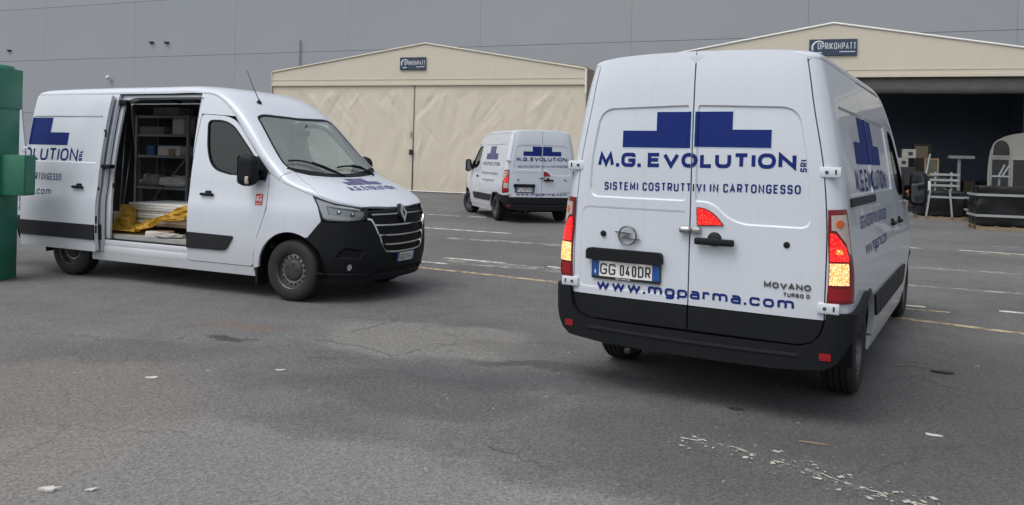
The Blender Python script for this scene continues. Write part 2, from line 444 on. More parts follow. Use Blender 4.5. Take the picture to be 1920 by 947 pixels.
def text_bm(s, x0, x1, y0, h, sw, gap=0.22, space=0.5, z=0.003, y1=None, rot=False):
    """lettering stretched between x0 and x1 on baseline y0 (to y1 at the far end)"""
    st, w1 = text_strokes(s, h, sw, 1.0, gap, space)
    want = abs(x1 - x0)
    lo, hi = 0.15, 4.0
    for _ in range(30):
        md = (lo + hi) / 2
        st, w1 = text_strokes(s, h, sw, md, gap, space)
        if w1 > want: hi = md
        else: lo = md
    bm = bmesh.new()
    sg = 1 if x1 > x0 else -1
    for k, (cl, pts) in enumerate(st):
        ribbon(bm, pts, cl, sw, z + 0.00025 * (k % 4))
    sl = 0 if y1 is None else (y1 - y0) / want
    for v in bm.verts:
        x, y = v.co.x, v.co.y
        if rot: x, y = -y, x          # reads upwards
        v.co.x, v.co.y = x0 + sg * x, y0 + y + sl * x
    bm.normal_update()
    fl = [f for f in bm.faces if f.normal.z < 0]
    if fl: bmesh.ops.reverse_faces(bm, faces=fl)
    return bm
def poly_bm(polys, z=0.003, grid=None):
    bm = bmesh.new()
    for i, p in enumerate(polys):
        vs = [bm.verts.new((a, b, z)) for a, b in p]
        es = [bm.edges.new((vs[k - 1], vs[k])) for k in range(len(vs))]
        bmesh.ops.triangle_fill(bm, use_beauty=True, use_dissolve=False, edges=es, normal=(0, 0, 1))
    cut(bm, grid)
    bm.normal_update()
    fl = [f for f in bm.faces if f.normal.z < 0]
    if fl: bmesh.ops.reverse_faces(bm, faces=fl)
    return bm
def plane_surf(o, ex, ey):
    o, ex, ey = (np.array(q, float) for q in (o, ex, ey))
    return lambda x, y: o + np.outer(x, ex) + np.outer(y, ey)
def spline(pts):
    """C1 cubic through points, vectorised (Catmull-Rom slopes, limited)"""
    X = np.array([p[0] for p in pts], float); Y = np.array([p[1] for p in pts], float)
    d = np.diff(Y) / np.diff(X); m = np.zeros(len(X)); m[0], m[-1] = d[0], d[-1]
    for i in range(1, len(X) - 1):
        h0, h1 = X[i] - X[i - 1], X[i + 1] - X[i]
        m[i] = 0 if d[i - 1] * d[i] <= 0 else (d[i - 1] * h1 + d[i] * h0) / (h0 + h1)
    def f(x):
        x = np.clip(np.asarray(x, float), X[0], X[-1])
        i = np.clip(np.searchsorted(X, x) - 1, 0, len(X) - 2)
        h = X[i + 1] - X[i]; t = (x - X[i]) / h
        return (Y[i] * (2 * t ** 3 - 3 * t ** 2 + 1) + h * m[i] * (t ** 3 - 2 * t ** 2 + t) + Y[i + 1] * (-2 * t ** 3 + 3 * t ** 2) + h * m[i + 1] * (t ** 3 - t ** 2))
    return f

# ---------------------------------------------------------------- van body surface
HW = spline([(.1, .975), (.2, .985), (.35, 1.01), (.55, 1.03), (.8, 1.035), (1.05, 1.026), (1.13, 1.013), (1.4, .985), (1.7, .945), (2.05, .885), (2.24, .845), (2.38, .808), (2.5, .765)])
UR = spline([(.1, -1.02), (.6, -1.03), (1.6, -1.03), (2.0, -1.02), (2.3, -1.003), (2.5, -.975)])
UFO = spline([(.1, .74), (.24, .79), (.4, .845), (.55, .868), (.8, .860), (1.0, .835), (1.1, .80), (1.2, .755), (1.4, .65)])
VG = spline([(.4, .885), (.8, .888), (1.35, .884), (1.65, .858), (2.05, .788), (2.42, .722), (2.5, .70)])   # rear door edge

def superell(n, lx, ly, N=1500):
    ph = np.linspace(0, math.pi / 2, N)
    r = (np.cos(ph) ** n + np.sin(ph) ** n) ** (-1.0 / n)
    X, Y = r * np.sin(ph), r * np.cos(ph)
    ds = np.hypot(np.diff(X) * lx, np.diff(Y) * ly)
    return X, Y, np.concatenate([[0], np.cumsum(ds)])

class Shape:
    U1 = -0.72
    def __init__(s, wb):
        s.wb = wb; s.df = wb - 3.62; s.U0 = wb - 0.17
        s.rX, s.rY, s.rs = superell(6, .31, 1.03)        # from the flank (s=0) to the rear centre
        s.nX, s.nY, s.ns = superell(2.8, 1.02, 1.03)
        s.La = s.rs[-1]; s.Lb = s.La + s.U0 - s.U1; s.Lc = s.Lb + s.ns[-1]
        f = s.df
        s.zc = spline([(-1.05, 2.385), (-1.0, 2.415), (-.9, 2.452), (-.5, 2.484), (0, 2.493), (1.2, 2.50), (2.0 + f, 2.488), (2.25 + f, 2.455), (2.45 + f, 2.395), (2.68 + f, 2.275), (2.9 + f, 2.105), (3.15 + f, 1.855), (3.4 + f, 1.60), (3.58 + f, 1.425), (3.68 + f, 1.385), (3.9 + f, 1.318), (4.15 + f, 1.215), (4.32 + f, 1.125), (4.42 + f, 1.063), (4.47 + f, 1.03)])
        s.zl = spline([(-1.05, 2.36), (-.9, 2.374), (-.7, 2.376), (-.4, 2.376), (1.5 + f, 2.376), (2.05 + f, 2.375), (2.3 + f, 2.345), (2.48 + f, 2.25), (2.68 + f, 2.085), (2.95 + f, 1.80), (3.29 + f, 1.445), (3.42 + f, 1.365), (3.6 + f, 1.30), (3.9 + f, 1.20), (4.1 + f, 1.13), (4.3 + f, 1.08), (4.47 + f, 1.02)])
        ph = np.linspace(0, math.pi / 2, 900); n = 3.0
        r = (np.cos(ph) ** n + np.sin(ph) ** n) ** (-1.0 / n)
        s.lV, s.lZ, s.lT = r * np.sin(ph), r * np.cos(ph), ph / (math.pi / 2)
    def body(s, a, w):
        a = np.asarray(a, float); w = np.asarray(w, float)
        b = np.abs(a); sg = np.where(a < 0, -1.0, 1.0)
        hw = HW(w)
        t = s.La - b
        rX = np.interp(t, s.rs, s.rX); rY = np.interp(t, s.rs, s.rY)
        t2 = b - s.Lb
        nX = np.interp(t2, s.ns, s.nX); nY = np.interp(t2, s.ns, s.nY)
        uf = s.wb + UFO(w)
        u = np.where(b < s.La, s.U1 - (s.U1 - UR(w)) * rX, np.where(b > s.Lb, s.U0 + (uf - s.U0) * nX, s.U1 + (b - s.La)))
        v = sg * hw * np.where(b < s.La, rY, np.where(b > s.Lb, nY, 1.0))
        return np.stack([u, v, w], -1)
    def aR(s, v, w):
        y = np.clip(np.abs(v) / HW(w), 0, 1)
        t = np.interp(-y, -s.rY, s.rs)
        return np.where(np.asarray(v) < 0, -1.0, 1.0) * (s.La - t)
    def aS(s, u, w, sg):
        u = np.asarray(u, float); w = np.asarray(w, float)
        xr = np.clip((s.U1 - u) / (s.U1 - UR(w)), 0, 1); xn = np.clip((u - s.U0) / (s.wb + UFO(w) - s.U0), 0, 1)
        ar = s.La - np.interp(xr, s.rX, s.rs); an = s.Lb + np.interp(xn, s.nX, s.ns)
        return sg * np.where(u < s.U1, ar, np.where(u > s.U0, an, s.La + u - s.U1))
    def qF(s, v, w):
        y = np.clip(np.abs(v) / HW(w), 0, 1)
        t = np.interp(-y, -s.nY, s.ns)
        return np.where(np.asarray(v) < 0, -1.0, 1.0) * (s.ns[-1] - t)
    def qS(s, u, w, sg): return sg * (s.Lc - np.abs(s.aS(u, w, 1)))
    def front(s, q, w):
        q = np.asarray(q, float)
        return s.body(np.where(q < 0, -1.0, 1.0) * (s.Lc - np.abs(q)), w)
    def frontv(s, v, w): return s.front(s.qF(v, w), w)
    def rear(s, v, w): return s.body(s.aR(v, w), w)
    def side(s, sg): return lambda u, w: s.body(s.aS(u, w, sg), w)
    def hwb(s, u):
        z = s.zl(u)
        return np.abs(s.body(s.aS(u, z, 1), z)[..., 1])
    def loaf(s, u, th):
        u = np.asarray(u, float); th = np.asarray(th, float); t = np.abs(th)
        V = np.interp(t, s.lT, s.lV); Z = np.interp(t, s.lT, s.lZ)
        zl, zc = s.zl(u), s.zc(u)
        return np.stack([u, np.where(th < 0, -1.0, 1.0) * s.hwb(u) * V, zl + (zc - zl) * Z], -1)
    def th(s, u, v):
        y = np.clip(np.abs(v) / s.hwb(u), 0, 1)
        return float(np.where(v < 0, -1, 1) * np.interp(y, s.lV, s.lT))
    def top(s, u, v):
        u = np.asarray(u, float); v = np.asarray(v, float)
        y = np.clip(np.abs(v) / s.hwb(u), 0, 1)
        return s.loaf(u, np.where(v < 0, -1, 1) * np.interp(y, s.lV, s.lT))

G1 = (0.07, 0.06)
def follow(bm, edges, dep):
    """lift print that crosses the unpressed strip beside a gap back onto the sheet"""
    for (c, h, bv) in edges:
        for s_ in (-1, 1):
            for d in (h, h + bv):
                bmesh.ops.bisect_plane(bm, geom=bm.verts[:] + bm.edges[:] + bm.faces[:], dist=1e-6, plane_co=(c + s_ * d, 0, 0), plane_no=(1, 0, 0))
        for v in bm.verts:
            v.co.z += dep * min(1, max(0, (h + bv - abs(v.co.x - c)) / bv)) * 1.0
    return bm
def side_poly(sh, pts, sg):
    return [(float(sh.aS(p[0], p[1], sg)), p[1]) for p in pts]
def densify(pts, step=0.08):
    out = []
    for i in range(len(pts)):
        a, b = pts[i], pts[(i + 1) % len(pts)]
        n = max(1, int(math.hypot(b[0] - a[0], b[1] - a[1]) / step))
        for k in range(n): out.append((a[0] + (b[0] - a[0]) * k / n, a[1] + (b[1] - a[1]) * k / n))
    return out
def split_x(bm, x, keep):
    b = bm.copy()
    bmesh.ops.bisect_plane(b, geom=b.verts[:] + b.edges[:] + b.faces[:], dist=1e-6, plane_co=(x, 0, 0), plane_no=(1, 0, 0), clear_outer=keep < 0, clear_inner=keep > 0)
    return b

# ---------------------------------------------------------------- wheel (shared meshes)
WHEEL = {}
def wheel_meshes():
    R, Wd = 0.348, 0.112
    bm = bmesh.new()
    prof = [(.205, -Wd + .004), (.235, -Wd - .006), (.29, -Wd - .010), (.325, -Wd + .006), (.340, -Wd + .022)]
    gx = [-.062, -.022, .022, .062]
    x = -Wd + .03
    prof.append((.345, x))
    for g in gx:
        prof += [(R, g - .006), (R - .010, g - .0045), (R - .010, g + .0045), (R, g + .006)]
    prof += [(.345, Wd - .03), (.340, Wd - .022), (.325, Wd - .006), (.29, Wd + .010), (.235, Wd + .006), (.205, Wd - .004), (.19, 0)]
    lathe(bm, prof, 72, 'Y', close=True)
    o = bm_obj('tyre', bm, 'rubber', None, True, 40); WHEEL['tyre'] = o.data; bpy.data.objects.remove(o)
    bm = bmesh.new()
    lathe(bm, [(.206, .085), (.212, .102), (.206, .106), (.198, .100), (.192, .06), (.186, .03), (.186, -.09), (.205, -.1)], 64, 'Y')
    o = bm_obj('rim', bm, 'rim_steel', None, True, 40); WHEEL['barrel'] = o.data; bpy.data.objects.remove(o)
    # pierced steel disc
    circ = [(0.188 * math.cos(2 * math.pi * k / 64), 0.188 * math.sin(2 * math.pi * k / 64)) for k in range(64)]
    inner = [(0.118 * math.cos(2 * math.pi * k / 40), 0.118 * math.sin(2 * math.pi * k / 40)) for k in range(40)]
    holes = [inner]
    for k in range(16):
        a = 2 * math.pi * (k + .5) / 16; cx, cy = .158 * math.cos(a), .158 * math.sin(a)
        holes.append([(cx + .0135 * math.cos(2 * math.pi * j / 10), cy + .0135 * math.sin(2 * math.pi * j / 10)) for j in range(10)])
    bm = relief(circ, holes, rim=0.008, grid=None)
    def disc(x, y):
        r = np.hypot(x, y)
        return np.stack([x, .062 - .16 * np.abs(r - .150) ** 1.0 - .0 * r, y], -1)
    o = lay('disc', bm, disc, 'rim_bright', None, out=(0, -1, 0)); WHEEL['disc'] = o.data; bpy.data.objects.remove(o)
    bm = bmesh.new()
    r = lathe(bm, [(.120, .045), (.121, .066), (.114, .074), (.09, .080), (.05, .083), (.012, .083)], 48, 'Y')
    bm.faces.new(r[-1])
    for k in range(5):
        a = 2 * math.pi * k / 5
        lathe(bm, [(.012, .078), (.011, .088), (.002, .089)], 10, 'Y', c=(.075 * math.cos(a), 0, .075 * math.sin(a)))
    o = bm_obj('hub_cap', bm, 'hub_plastic', None, True, 35); WHEEL['hub'] = o.data; bpy.data.objects.remove(o)
    bm = bmesh.new(); lathe(bm, [(.10, -.06), (.10, .03), (.02, .04)], 24, 'Y')
    o = bm_obj('brake', bm, 'rim_steel', None, True, 35); WHEEL['brake'] = o.data; bpy.data.objects.remove(o)
wheel_meshes()
def add_wheel(root, u, v, steer=0.0, spin=0.0):
    w = link('wheel', WHEEL['barrel'], None, root)
    w.location = (u, v, .346)
    w.rotation_euler = (0, spin, steer + (0 if v > 0 else math.pi))
    link('tyre', WHEEL['tyre'], None, w); link('rim_disc', WHEEL['disc'], None, w); link('hub_cap', WHEEL['hub'], None, w); link('brake_drum', WHEEL['brake'], None, w)
    return w

def arch_arc(c, R, a0, a1, n=22): return arc(c, .345, R, a0, a1, n)

# ---------------------------------------------------------------- van builder
def make_van(label, wb, x, y, ang, plate, brand, side_text=(True, True), lit=1.0, open_slide=False, open_rear=False, bonnet=False, sticker=False, steer=0.0, tidy='van', left_text=False):
    sh = Shape(wb); f = sh.df
    root = empty('cargo_van', (x, y, 0), ang)
    tag(root, label, 'van', 'white company vans in the yard')
    B = sh.body
    sd_u0, sd_u1 = .662, 2.082 + f
    ARCH = .44
    # --- roof, dome and pillars
    ws = [(2.885 + f, 0), (2.87 + f, .35), (2.835 + f, .62), (2.855 + f, .735), (3.13 + f, .81), (3.38 + f, .868), (3.46 + f, .845), (3.54 + f, .6), (3.60 + f, .3), (3.615 + f, 0)]
    wsl = rpoly([(u, sh.th(u, v), .03) for u, v in ws[1:-1]] + [(ws[-1][0], 0, .05)] + [(u, -sh.th(u, v), .03) for u, v in reversed(ws[1:-1])] + [(ws[0][0], 0, .03)], 3)
    outl = [(-.995, -1), (3.43 + f, -1), (3.49 + f, -sh.th(3.49 + f, .86)), (3.56 + f, -sh.th(3.56 + f, .62)), (3.65 + f, 0), (3.56 + f, sh.th(3.56 + f, .62)), (3.49 + f, sh.th(3.49 + f, .86)), (3.43 + f, 1), (-.995, 1)]
    roof = lay('roof', relief(outl, [wsl], rim=.03, grid=(.07, .05)), sh.loaf, 'white_paint', root)
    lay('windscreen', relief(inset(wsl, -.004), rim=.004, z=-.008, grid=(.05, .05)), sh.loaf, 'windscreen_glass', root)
    # black band printed round the glass
    lay('windscreen_seal', relief(inset(wsl, -.003), [inset(wsl, .028)], rim=.004, z=-.004, grid=(.06, .06)), sh.loaf, 'black_plastic', root)
    cw = [(3.44 + f, .875), (3.505 + f, .80), (3.575 + f, .6), (3.635 + f, .3), (3.655 + f, 0)]
    cwi = [(3.435 + f, .855), (3.46 + f, .80), (3.51 + f, .6), (3.565 + f, .3), (3.58 + f, 0)]
    cp = [(u, sh.th(u, v)) for u, v in cw] + [(u, -sh.th(u, v)) for u, v in reversed(cw[:-1])] + [(u, -sh.th(u, v)) for u, v in cwi] + [(u, sh.th(u, v)) for u, v in reversed(cwi[:-1])]
    lay('cowl', relief(cp, rim=.02, z=.006, grid=(.06, .06)), sh.loaf, 'black_plastic', root)
    # --- rear doors
    for sg in (-1, 1):
        ws_ = np.linspace(.69, 2.40, 24)
        edge = [(sg * (float(VG(w)) - .004), float(w)) for w in ws_]
        topw = [(sg * .60, 2.428), (sg * .35, 2.444), (sg * .005, 2.45)]
        outer = edge + topw + [(sg * .005, .69)]
        if sg > 0:
            rec = [(rpoly([(.03, 1.405, .03), (.775, 1.405, .07), (.765, 1.7, .1), (.70, 2.055, .1), (.03, 2.075, .02)], 6), .011, .011), (rpoly([(.03, .74, .02), (.84, .74, .04), (.84, 1.34, .07), (.03, 1.34, .02)], 6), .004, .014)]
        else:
            rec = [(rpoly([(-.03, 1.405, .02), (-.14, 1.405, .10), (-.30, 1.265, .10), (-.80, 1.265, .07), (-.765, 1.7, .1), (-.70, 2.055, .1), (-.03, 2.075, .02)], 6), .011, .011)]
        rd = lay('rear_door', relief(outer, rec=rec, rim=.035, grid=(.08, .08)), sh.rear, 'white_paint', root)
        # inner skin of the door
        inn = [(sg * (float(VG(w)) - .03), float(w)) for w in np.linspace(.56, 2.38, 16)] + [(sg * .03, 2.41), (sg * .03, .56)]
        lay('door_lining', relief(inn, rim=.01, z=-.05, grid=(.12, .12)), sh.rear, 'dark_core' if not open_rear else 'lining', rd)
        lt = [(sg * .005, .683), (sg * .884, .683), (sg * .86, .60), (sg * .815, .545), (sg * .74, .522), (sg * .005, .522)]
        lay('lower_trim', relief(lt, rim=.03, z=.006, grid=(.12, .1)), sh.rear, 'black_plastic', rd)
        # hinges
        for (hv, hz) in ((.898, 1.635), (.912, .768)):
            p = sh.rear(np.array([sg * hv]), np.array([hz]))[0]
            hb = bmesh.new(); box(hb, (p[0] - .012, p[1], p[2]), (.035, .135, .068), bev=.008)
            h = bm_obj('hinge', hb, 'white_paint', rd, True, 40)
            pb = bmesh.new(); lathe(pb, [(.011, -.031), (.011, -.033), (.004, -.034)], 12, 'X', c=(p[0], p[1] - sg * .02, p[2]))
            bm_obj('hinge_bolt', pb, 'trim_plastic', rd)
            box_obj('hinge_slot', (p[0] - .0305, p[1] + sg * .035, p[2] + .002), (.004, .010, .03), 'trim_plastic', rd)
        if sg < 0:
            cl = rpoly([(-.045, 1.372, .01), (-.10, 1.368, .05), (-.17, 1.335, .05), (-.240, 1.255, .012), (-.052, 1.243, .01)], 4)
            lay('stop_lamp', relief(cl, rim=.015, z=.012, grid=(.06, .06)), sh.rear, 'lens_red_dark', rd)
            lay('stop_lens', relief(inset(cl, .008), rim=.005, z=.016, grid=(.06, .06)), sh.rear, 'lit_red' if lit > .6 else 'lens_red', rd)
            hb = bmesh.new()
            box(hb, (-1.070, -.183, 1.142), (.04, .27, .046), rot=Matrix.Rotation(-.0, 3, 'X'), bev=.012)
            bm_obj('door_handle', hb, 'black_plastic', rd, True, 40)
            hb = bmesh.new()
            lathe(hb, [(.050, -1.022), (.049, -1.036), (.038, -1.044), (.001, -1.046)], 24, 'X', c=(0, -.175, 1.158))
            bm_obj('handle_bowl', hb, 'trim_plastic', rd, True, 40)
            hb = bmesh.new(); box(hb, (-1.052, .026, 1.212), (.05, .085, .05), bev=.02, seg=3); box(hb, (-1.046, -.052, 1.212), (.04, .06, .046), bev=.012)
            bm_obj('latch', hb, 'satin_metal', rd, True, 40)
            pb = bmesh.new(); lathe(pb, [(.021, -1.0), (.021, -1.030), (.016, -1.036), (.001, -1.038)], 18, 'X', c=(0, -.648, 1.155))
            bm_obj('plug', pb, 'black_plastic', rd, True, 40)
        else:
            pb = bmesh.new(); lathe(pb, [(.021, -1.0), (.021, -1.036), (.016, -1.042), (.001, -1.044)], 18, 'X', c=(0, .648, 1.142))
            bm_obj('plug', pb, 'black_plastic', rd, True, 40)
            bar = rpoly([(.185, .952, .012), (.765, .952, .012), (.765, 1.035, .03), (.185, 1.035, .03)], 5)
            lay('plate_bar', relief(bar, rim=.05, z=.045, grid=(.1, .05)), sh.rear, 'black_plastic', rd)
            for lv in (.59, .34):
                lay('plate_lamp', relief(rrect(lv - .035, .950, lv + .035, .956, .002), rim=.008, z=.026, grid=None), sh.rear, 'plate_lamp' if lit > .6 else 'lens_clear', rd)
            # number plate with its own little frame
            pf = lay('number_plate', relief(rrect(.198, .812, .730, .950, .012), rim=.012, z=.012, grid=(.1, .1)), sh.rear, 'plate_black', rd)
        # lettering and emblem, cut along the gap between the doors
        def put(bmx, m, nm, sgg=sg):
            b = split_x(bmx, sgg * .006, sgg); bmx.free()
            if nm != 'web_lettering': follow(b, [(0.0, .03, .011)], .011)
            if len(b.faces): lay(nm, b, sh.rear, m, rd)
            else: b.free()
        dz = .0015
        if sg > 0: Lg = [(.014, 1.775), (.52, 1.775), (.52, 1.895), (.266, 1.895), (.266, 2.028), (.014, 2.028)]
        else: Lg = [(-.014, 1.785), (-.53, 1.785), (-.53, 1.905), (-.272, 1.905), (-.272, 2.028), (-.014, 2.028)]
        lay('logo_border', follow(poly_bm([inset(Lg, -.006)], -.011 + .0015, (.1, .1)), [(0, .03, .011)], .011), sh.rear, 'pale_vinyl', rd)
        lay('logo_block', follow(poly_bm([Lg], -.011 + .003, (.1, .1)), [(0, .03, .011)], .011), sh.rear, 'blue_vinyl', rd)
        put(text_bm('^.G. EVOLUTION', .715, -.692, 1.630, .102, .026, .15, .30, z=-.011 + .002, y1=1.650), 'blue_vinyl', 'company_lettering')
        put(text_bm('SISTEMI COSTRUTTIVI IN CARTONGESSO', .655, -.724, 1.460, .060, .0105, .19, .55, z=-.011 + .002, y1=1.488), 'blue_vinyl', 'trade_lettering')
        put(text_bm('www.mgparma.com', .69, -.705,   .733, .074, .0162, .27, .5, z=.002, y1=.738), 'blue_vinyl', 'web_lettering')
        if sg < 0:
            lay('suffix_lettering', text_bm('SRL', -.758, -.852, 1.632, .042, .0085, .2, .5, z=-.009, rot=True), sh.rear, 'blue_vinyl', rd)
            if brand == 'opel':
                lay('model_lettering', _raise(text_bm('MOVANO', -.512, -.805, .868, .040, .0095, .2, .5, z=0), .006), sh.rear, 'dark_chrome', rd)
                lay('trim_lettering', _raise(text_bm('TURBO D', -.635, -.80, .820, .026, .006, .2, .5, z=0), .004), sh.rear, 'dark_chrome', rd)
            else:
                lay('model_badge', relief(rrect(-.80, .822, -.50, .830, .003), rim=.006, z=.006, grid=(.1, .1)), sh.rear, 'satin_metal', rd)
                lay('energy_badge', relief(rrect(-.72, 1.135, -.63, 1.155, .006), rim=.004, z=.004, grid=(.1, .1)), sh.rear, 'satin_metal', rd)
        else:
            for (x0, x1, m_) in ((.205, .257, 'plate_blue'), (.260, .668, 'plate_white'), (.671, .723, 'plate_blue')):
                lay('plate_field', poly_bm([[(x0, .832), (x1, .832), (x1, .943), (x0, .943)]], .0135, (.1, .1)), sh.rear, m_, pf)
            lay('plate_lettering', text_bm(plate[0], .660, .538, .846, .080, .0115, .16, .3, z=.0150), sh.rear, 'plate_black', pf)
            lay('plate_lettering', text_bm(plate[1], .505, .270, .846, .080, .0115, .15, .3, z=.0150), sh.rear, 'plate_black', pf)
            lay('plate_lettering', text_bm('I', .703, .690, .846, .034, .008, z=.0150), sh.rear, 'plate_white', pf)
            if brand == 'opel':
                lay('frame_lettering', text_bm('BCM MOTOR', .535, .425, .816, .011, .0022, z=.0135), sh.rear, 'plate_white', pf)
                # emblem: ring with a lightning bolt
                eb = bmesh.new()
                pts = [(-1.046, .453 + .066 * math.cos(2 * math.pi * k / 36), 1.140 + .066 * math.sin(2 * math.pi * k / 36)) for k in range(37)]
                tube(eb, pts, .0062, 8, False)
                e = bm_obj('emblem', eb, 'dark_chrome', rd, True, 60)
                zz = [(.545, 1.166), (.425, 1.150), (.418, 1.146), (.49, 1.128), (.362, 1.114), (.362, 1.118), (.452, 1.133), (.462, 1.137), (.395, 1.155), (.545, 1.172)]
                zz = [(.545, 1.163), (.452, 1.156), (.415, 1.150), (.475, 1.128), (.362, 1.119), (.362, 1.112), (.49, 1.121), (.512, 1.128), (.452, 1.149), (.545, 1.156)]
                zz = [(.548, 1.166), (.420, 1.158), (.482, 1.128), (.358, 1.118), (.358, 1.111), (.512, 1.120), (.450, 1.150), (.548, 1.158)]
                lay('emblem_bolt', relief(zz, rim=.012, z=.018, grid=None), sh.rear, 'dark_chrome', rd)
        if open_rear and sg < 0:
            # swing the leaf about its hinge line, like a real door
            hp = sh.rear(np.array([sg * .90]), np.array([1.2]))[0]
            mv = Matrix.Translation((hp[0], hp[1], 0)) @ Matrix.Rotation(math.radians(sg * -open_rear), 4, 'Z') @ Matrix.Translation((-hp[0], -hp[1], 0))
            rd.matrix_local = mv
    # --- rear quarters / flanks
    for sg in (-1, 1):
        right = sg < 0
        fr_u = sd_u0 - .006 if right else 2.085 + f
        rear_edge = [(float(sh.aR(sg * (float(VG(w)) + .004), w)), float(w)) for w in np.linspace(.66, 2.36, 26)]
        top_e = [(float(sh.aS(u, 2.372, sg)), 2.372) for u in np.linspace(-.95, fr_u, 8)]
        bot = side_poly(sh, [(fr_u, .36), (.45, .36)], sg) + side_poly(sh, arch_arc(0, ARCH, 3, 122), sg) + side_poly(sh, [(-.36, .715), (-.5, .70), (-.7, .69), (-.88, .67)], sg)
        rec = []
        if right:
            rec.append((side_poly(sh, densify(rrect(-.66, 1.475, sd_u0 - .036, 2.085, .03), .3), sg), .010, .016))
        else:
            n = 2 if wb > 3.4 else 1
            rec.append((side_poly(sh, densify(rrect(-.66, 1.475, 1.99 + f, 2.085, .06), .3), sg), .010, .016))
        q = lay('side_panel', relief(rear_edge + top_e + bot, rec=rec, rim=.04, grid=G1), B, 'white_paint', root)
        rs = [(.45, .52), (fr_u - .008, .51), (fr_u - .008, .70), (.30, .70), (.37, .61)]
        lay('rub_strip', relief(side_poly(sh, rs, sg), rim=.025, z=.018, grid=(.15, .1)), B, 'trim_plastic', q)
        # pocket of the tail light goes over the panel corner
        inr = lambda w: float(sh.aR(sg * (float(VG(w)) + .008), w))
        otr = lambda w: float(sh.aS(-.885, w, sg))
        def tl(pts): return [(inr(w) + (otr(w) - inr(w)) * t, w) for t, w in pts]
        tb = lay('tail_light', relief(tl(rpoly([(0, .80, .0), (1, .80, .03), (1.0, 1.2, .1), (.86, 1.40, .04), (0, 1.395, .0)], 4)), rim=.02, z=.016, grid=(.05, .06)), B, 'lens_red_dark', root)
        lay('clear_lens', relief(tl([(.10, 1.36), (.74, 1.365), (.84, 1.20), (.84, 1.10), (.72, 1.13), (.66, 1.175), (.27, 1.262), (.10, 1.265)]), rim=.006, z=.021, grid=(.05, .05)), B, 'lens_clear', tb)
        lay('brake_lens', relief(tl([(.06, 1.245), (.24, 1.245), (.60, 1.160), (.68, 1.10), (.68, 1.068), (.06, 1.068)]), rim=.006, z=.022, grid=(.05, .05)), B, 'lit_red' if lit > .6 else 'lit_red_soft', tb)
        if lit > .6 and right:
            cb = [(.36 + .12 * math.cos(2 * math.pi * k / 14), 1.128 + .018 * math.sin(2 * math.pi * k / 14)) for k in range(14)]
            lay('brake_bulb', relief(tl(cb), rim=.002, z=.0245, grid=None), B, 'lit_core', tb)
        ob = [(.42 + .16 * math.cos(2 * math.pi * k / 16), 1.305 + .026 * math.sin(2 * math.pi * k / 16)) for k in range(16)]
        lay('signal_bulb', relief(tl(ob), rim=.004, z=.0235, grid=None), B, 'lens_amber', tb)
        lay('signal_lens', relief(tl([(.06, 1.055), (.66, 1.055), (.66, .918), (.06, .918)]), rim=.006, z=.022, grid=(.05, .05)), B, 'lit_amber' if lit > .6 else 'lens_clear', tb)
        lay('reflex_lens', relief(tl([(.06, .895), (.88, .895), (.88, .82), (.06, .82)]), rim=.006, z=.020, grid=(.05, .05)), B, 'lens_red', tb)
        # sill
        lay('sill', relief(side_poly(sh, [(.44, .245), (3.12 + f, .245), (3.10 + f, .352), (.45, .352)], sg), rim=.06, z=-.006, grid=(.3, .06)), B, 'white_paint', root)
        # --- front door
        F = lambda pts: [(p[0] + f,) + tuple(p[1:]) for p in pts]
        dp = rpoly(F([(2.095, .36, .02), (3.10, .36, .04), (3.13, .62, .2), (3.225, .86, .2), (3.283, 1.02, .1), (3.283, 1.425, .02), (2.95, 1.775, .05), (2.655, 2.085, .16), (2.14, 2.115, .05), (2.10, 1.60, .3)]), 5)
        wn_ = rpoly(F([(2.25, 2.045, .07), (2.60, 2.04, .16), (2.90, 1.765, .2), (3.225, 1.43, .02), (2.84, 1.372, .2), (2.42, 1.46, .18), (2.31, 1.66, .2)]), 6)
        fd = lay('front_door', relief(side_poly(sh, dp, sg), [side_poly(sh, wn_, sg)], rim=.03, grid=(.09, .08)), B, 'white_paint', root)
        lay('door_window', relief(side_poly(sh, inset(wn_, -.012), sg), rim=.003, z=-.012, grid=(.09, .09)), B, 'door_glass', fd)
        lay('window_seal', relief(side_poly(sh, inset(wn_, -.004), sg), [side_poly(sh, inset(wn_, .016), sg)], rim=.012, z=.003, grid=(.1, .1)), B, 'black_plastic', fd)
        lay('mirror_base', relief(side_poly(sh, F([(2.97, 1.385), (3.24, 1.345), (3.275, 1.46), (3.10, 1.63)]), sg), rim=.015, z=.022, grid=(.1, .1)), B, 'black_plastic', fd)
        lay('rub_strip', relief(side_poly(sh, rpoly(F([(2.105, .51), (2.71, .515, .05), (2.83, .69, .03), (2.105, .70)]), 4), sg), rim=.025, z=.018, grid=(.15, .1)), B, 'trim_plastic', fd)
        hb = bmesh.new(); hv = sg * (float(HW(1.165)) + .022)
        box(hb, (2.39 + f, hv, 1.158), (.20, .036, .034), bev=.014); box(hb, (2.40 + f, hv - sg * .02, 1.178), (.09, .03, .05), bev=.014)
        bm_obj('door_handle', hb, 'black_plastic', fd, True, 40)
        # mirror: tall housing on a stalk
        mx, my, mz = 3.12 + f, sg * 1.135, 1.468
        mb = bmesh.new()
        bmesh.ops.create_cube(mb, size=1.0)
        bmesh.ops.subdivide_edges(mb, edges=mb.edges[:], cuts=3, use_grid_fill=True)
        for v_ in mb.verts:
            c_ = v_.co * 2
            k_ = (abs(c_.x) ** 4 + abs(c_.y) ** 4 + abs(c_.z) ** 4) ** .25
            c_ = c_ / max(k_, .01)
            if c_.x > 0: c_.y *= 1 - .25 * c_.x; c_.z *= 1 - .18 * c_.x
            v_.co = (mx + c_.x * .11, my + c_.y * .088, mz + c_.z * .185)
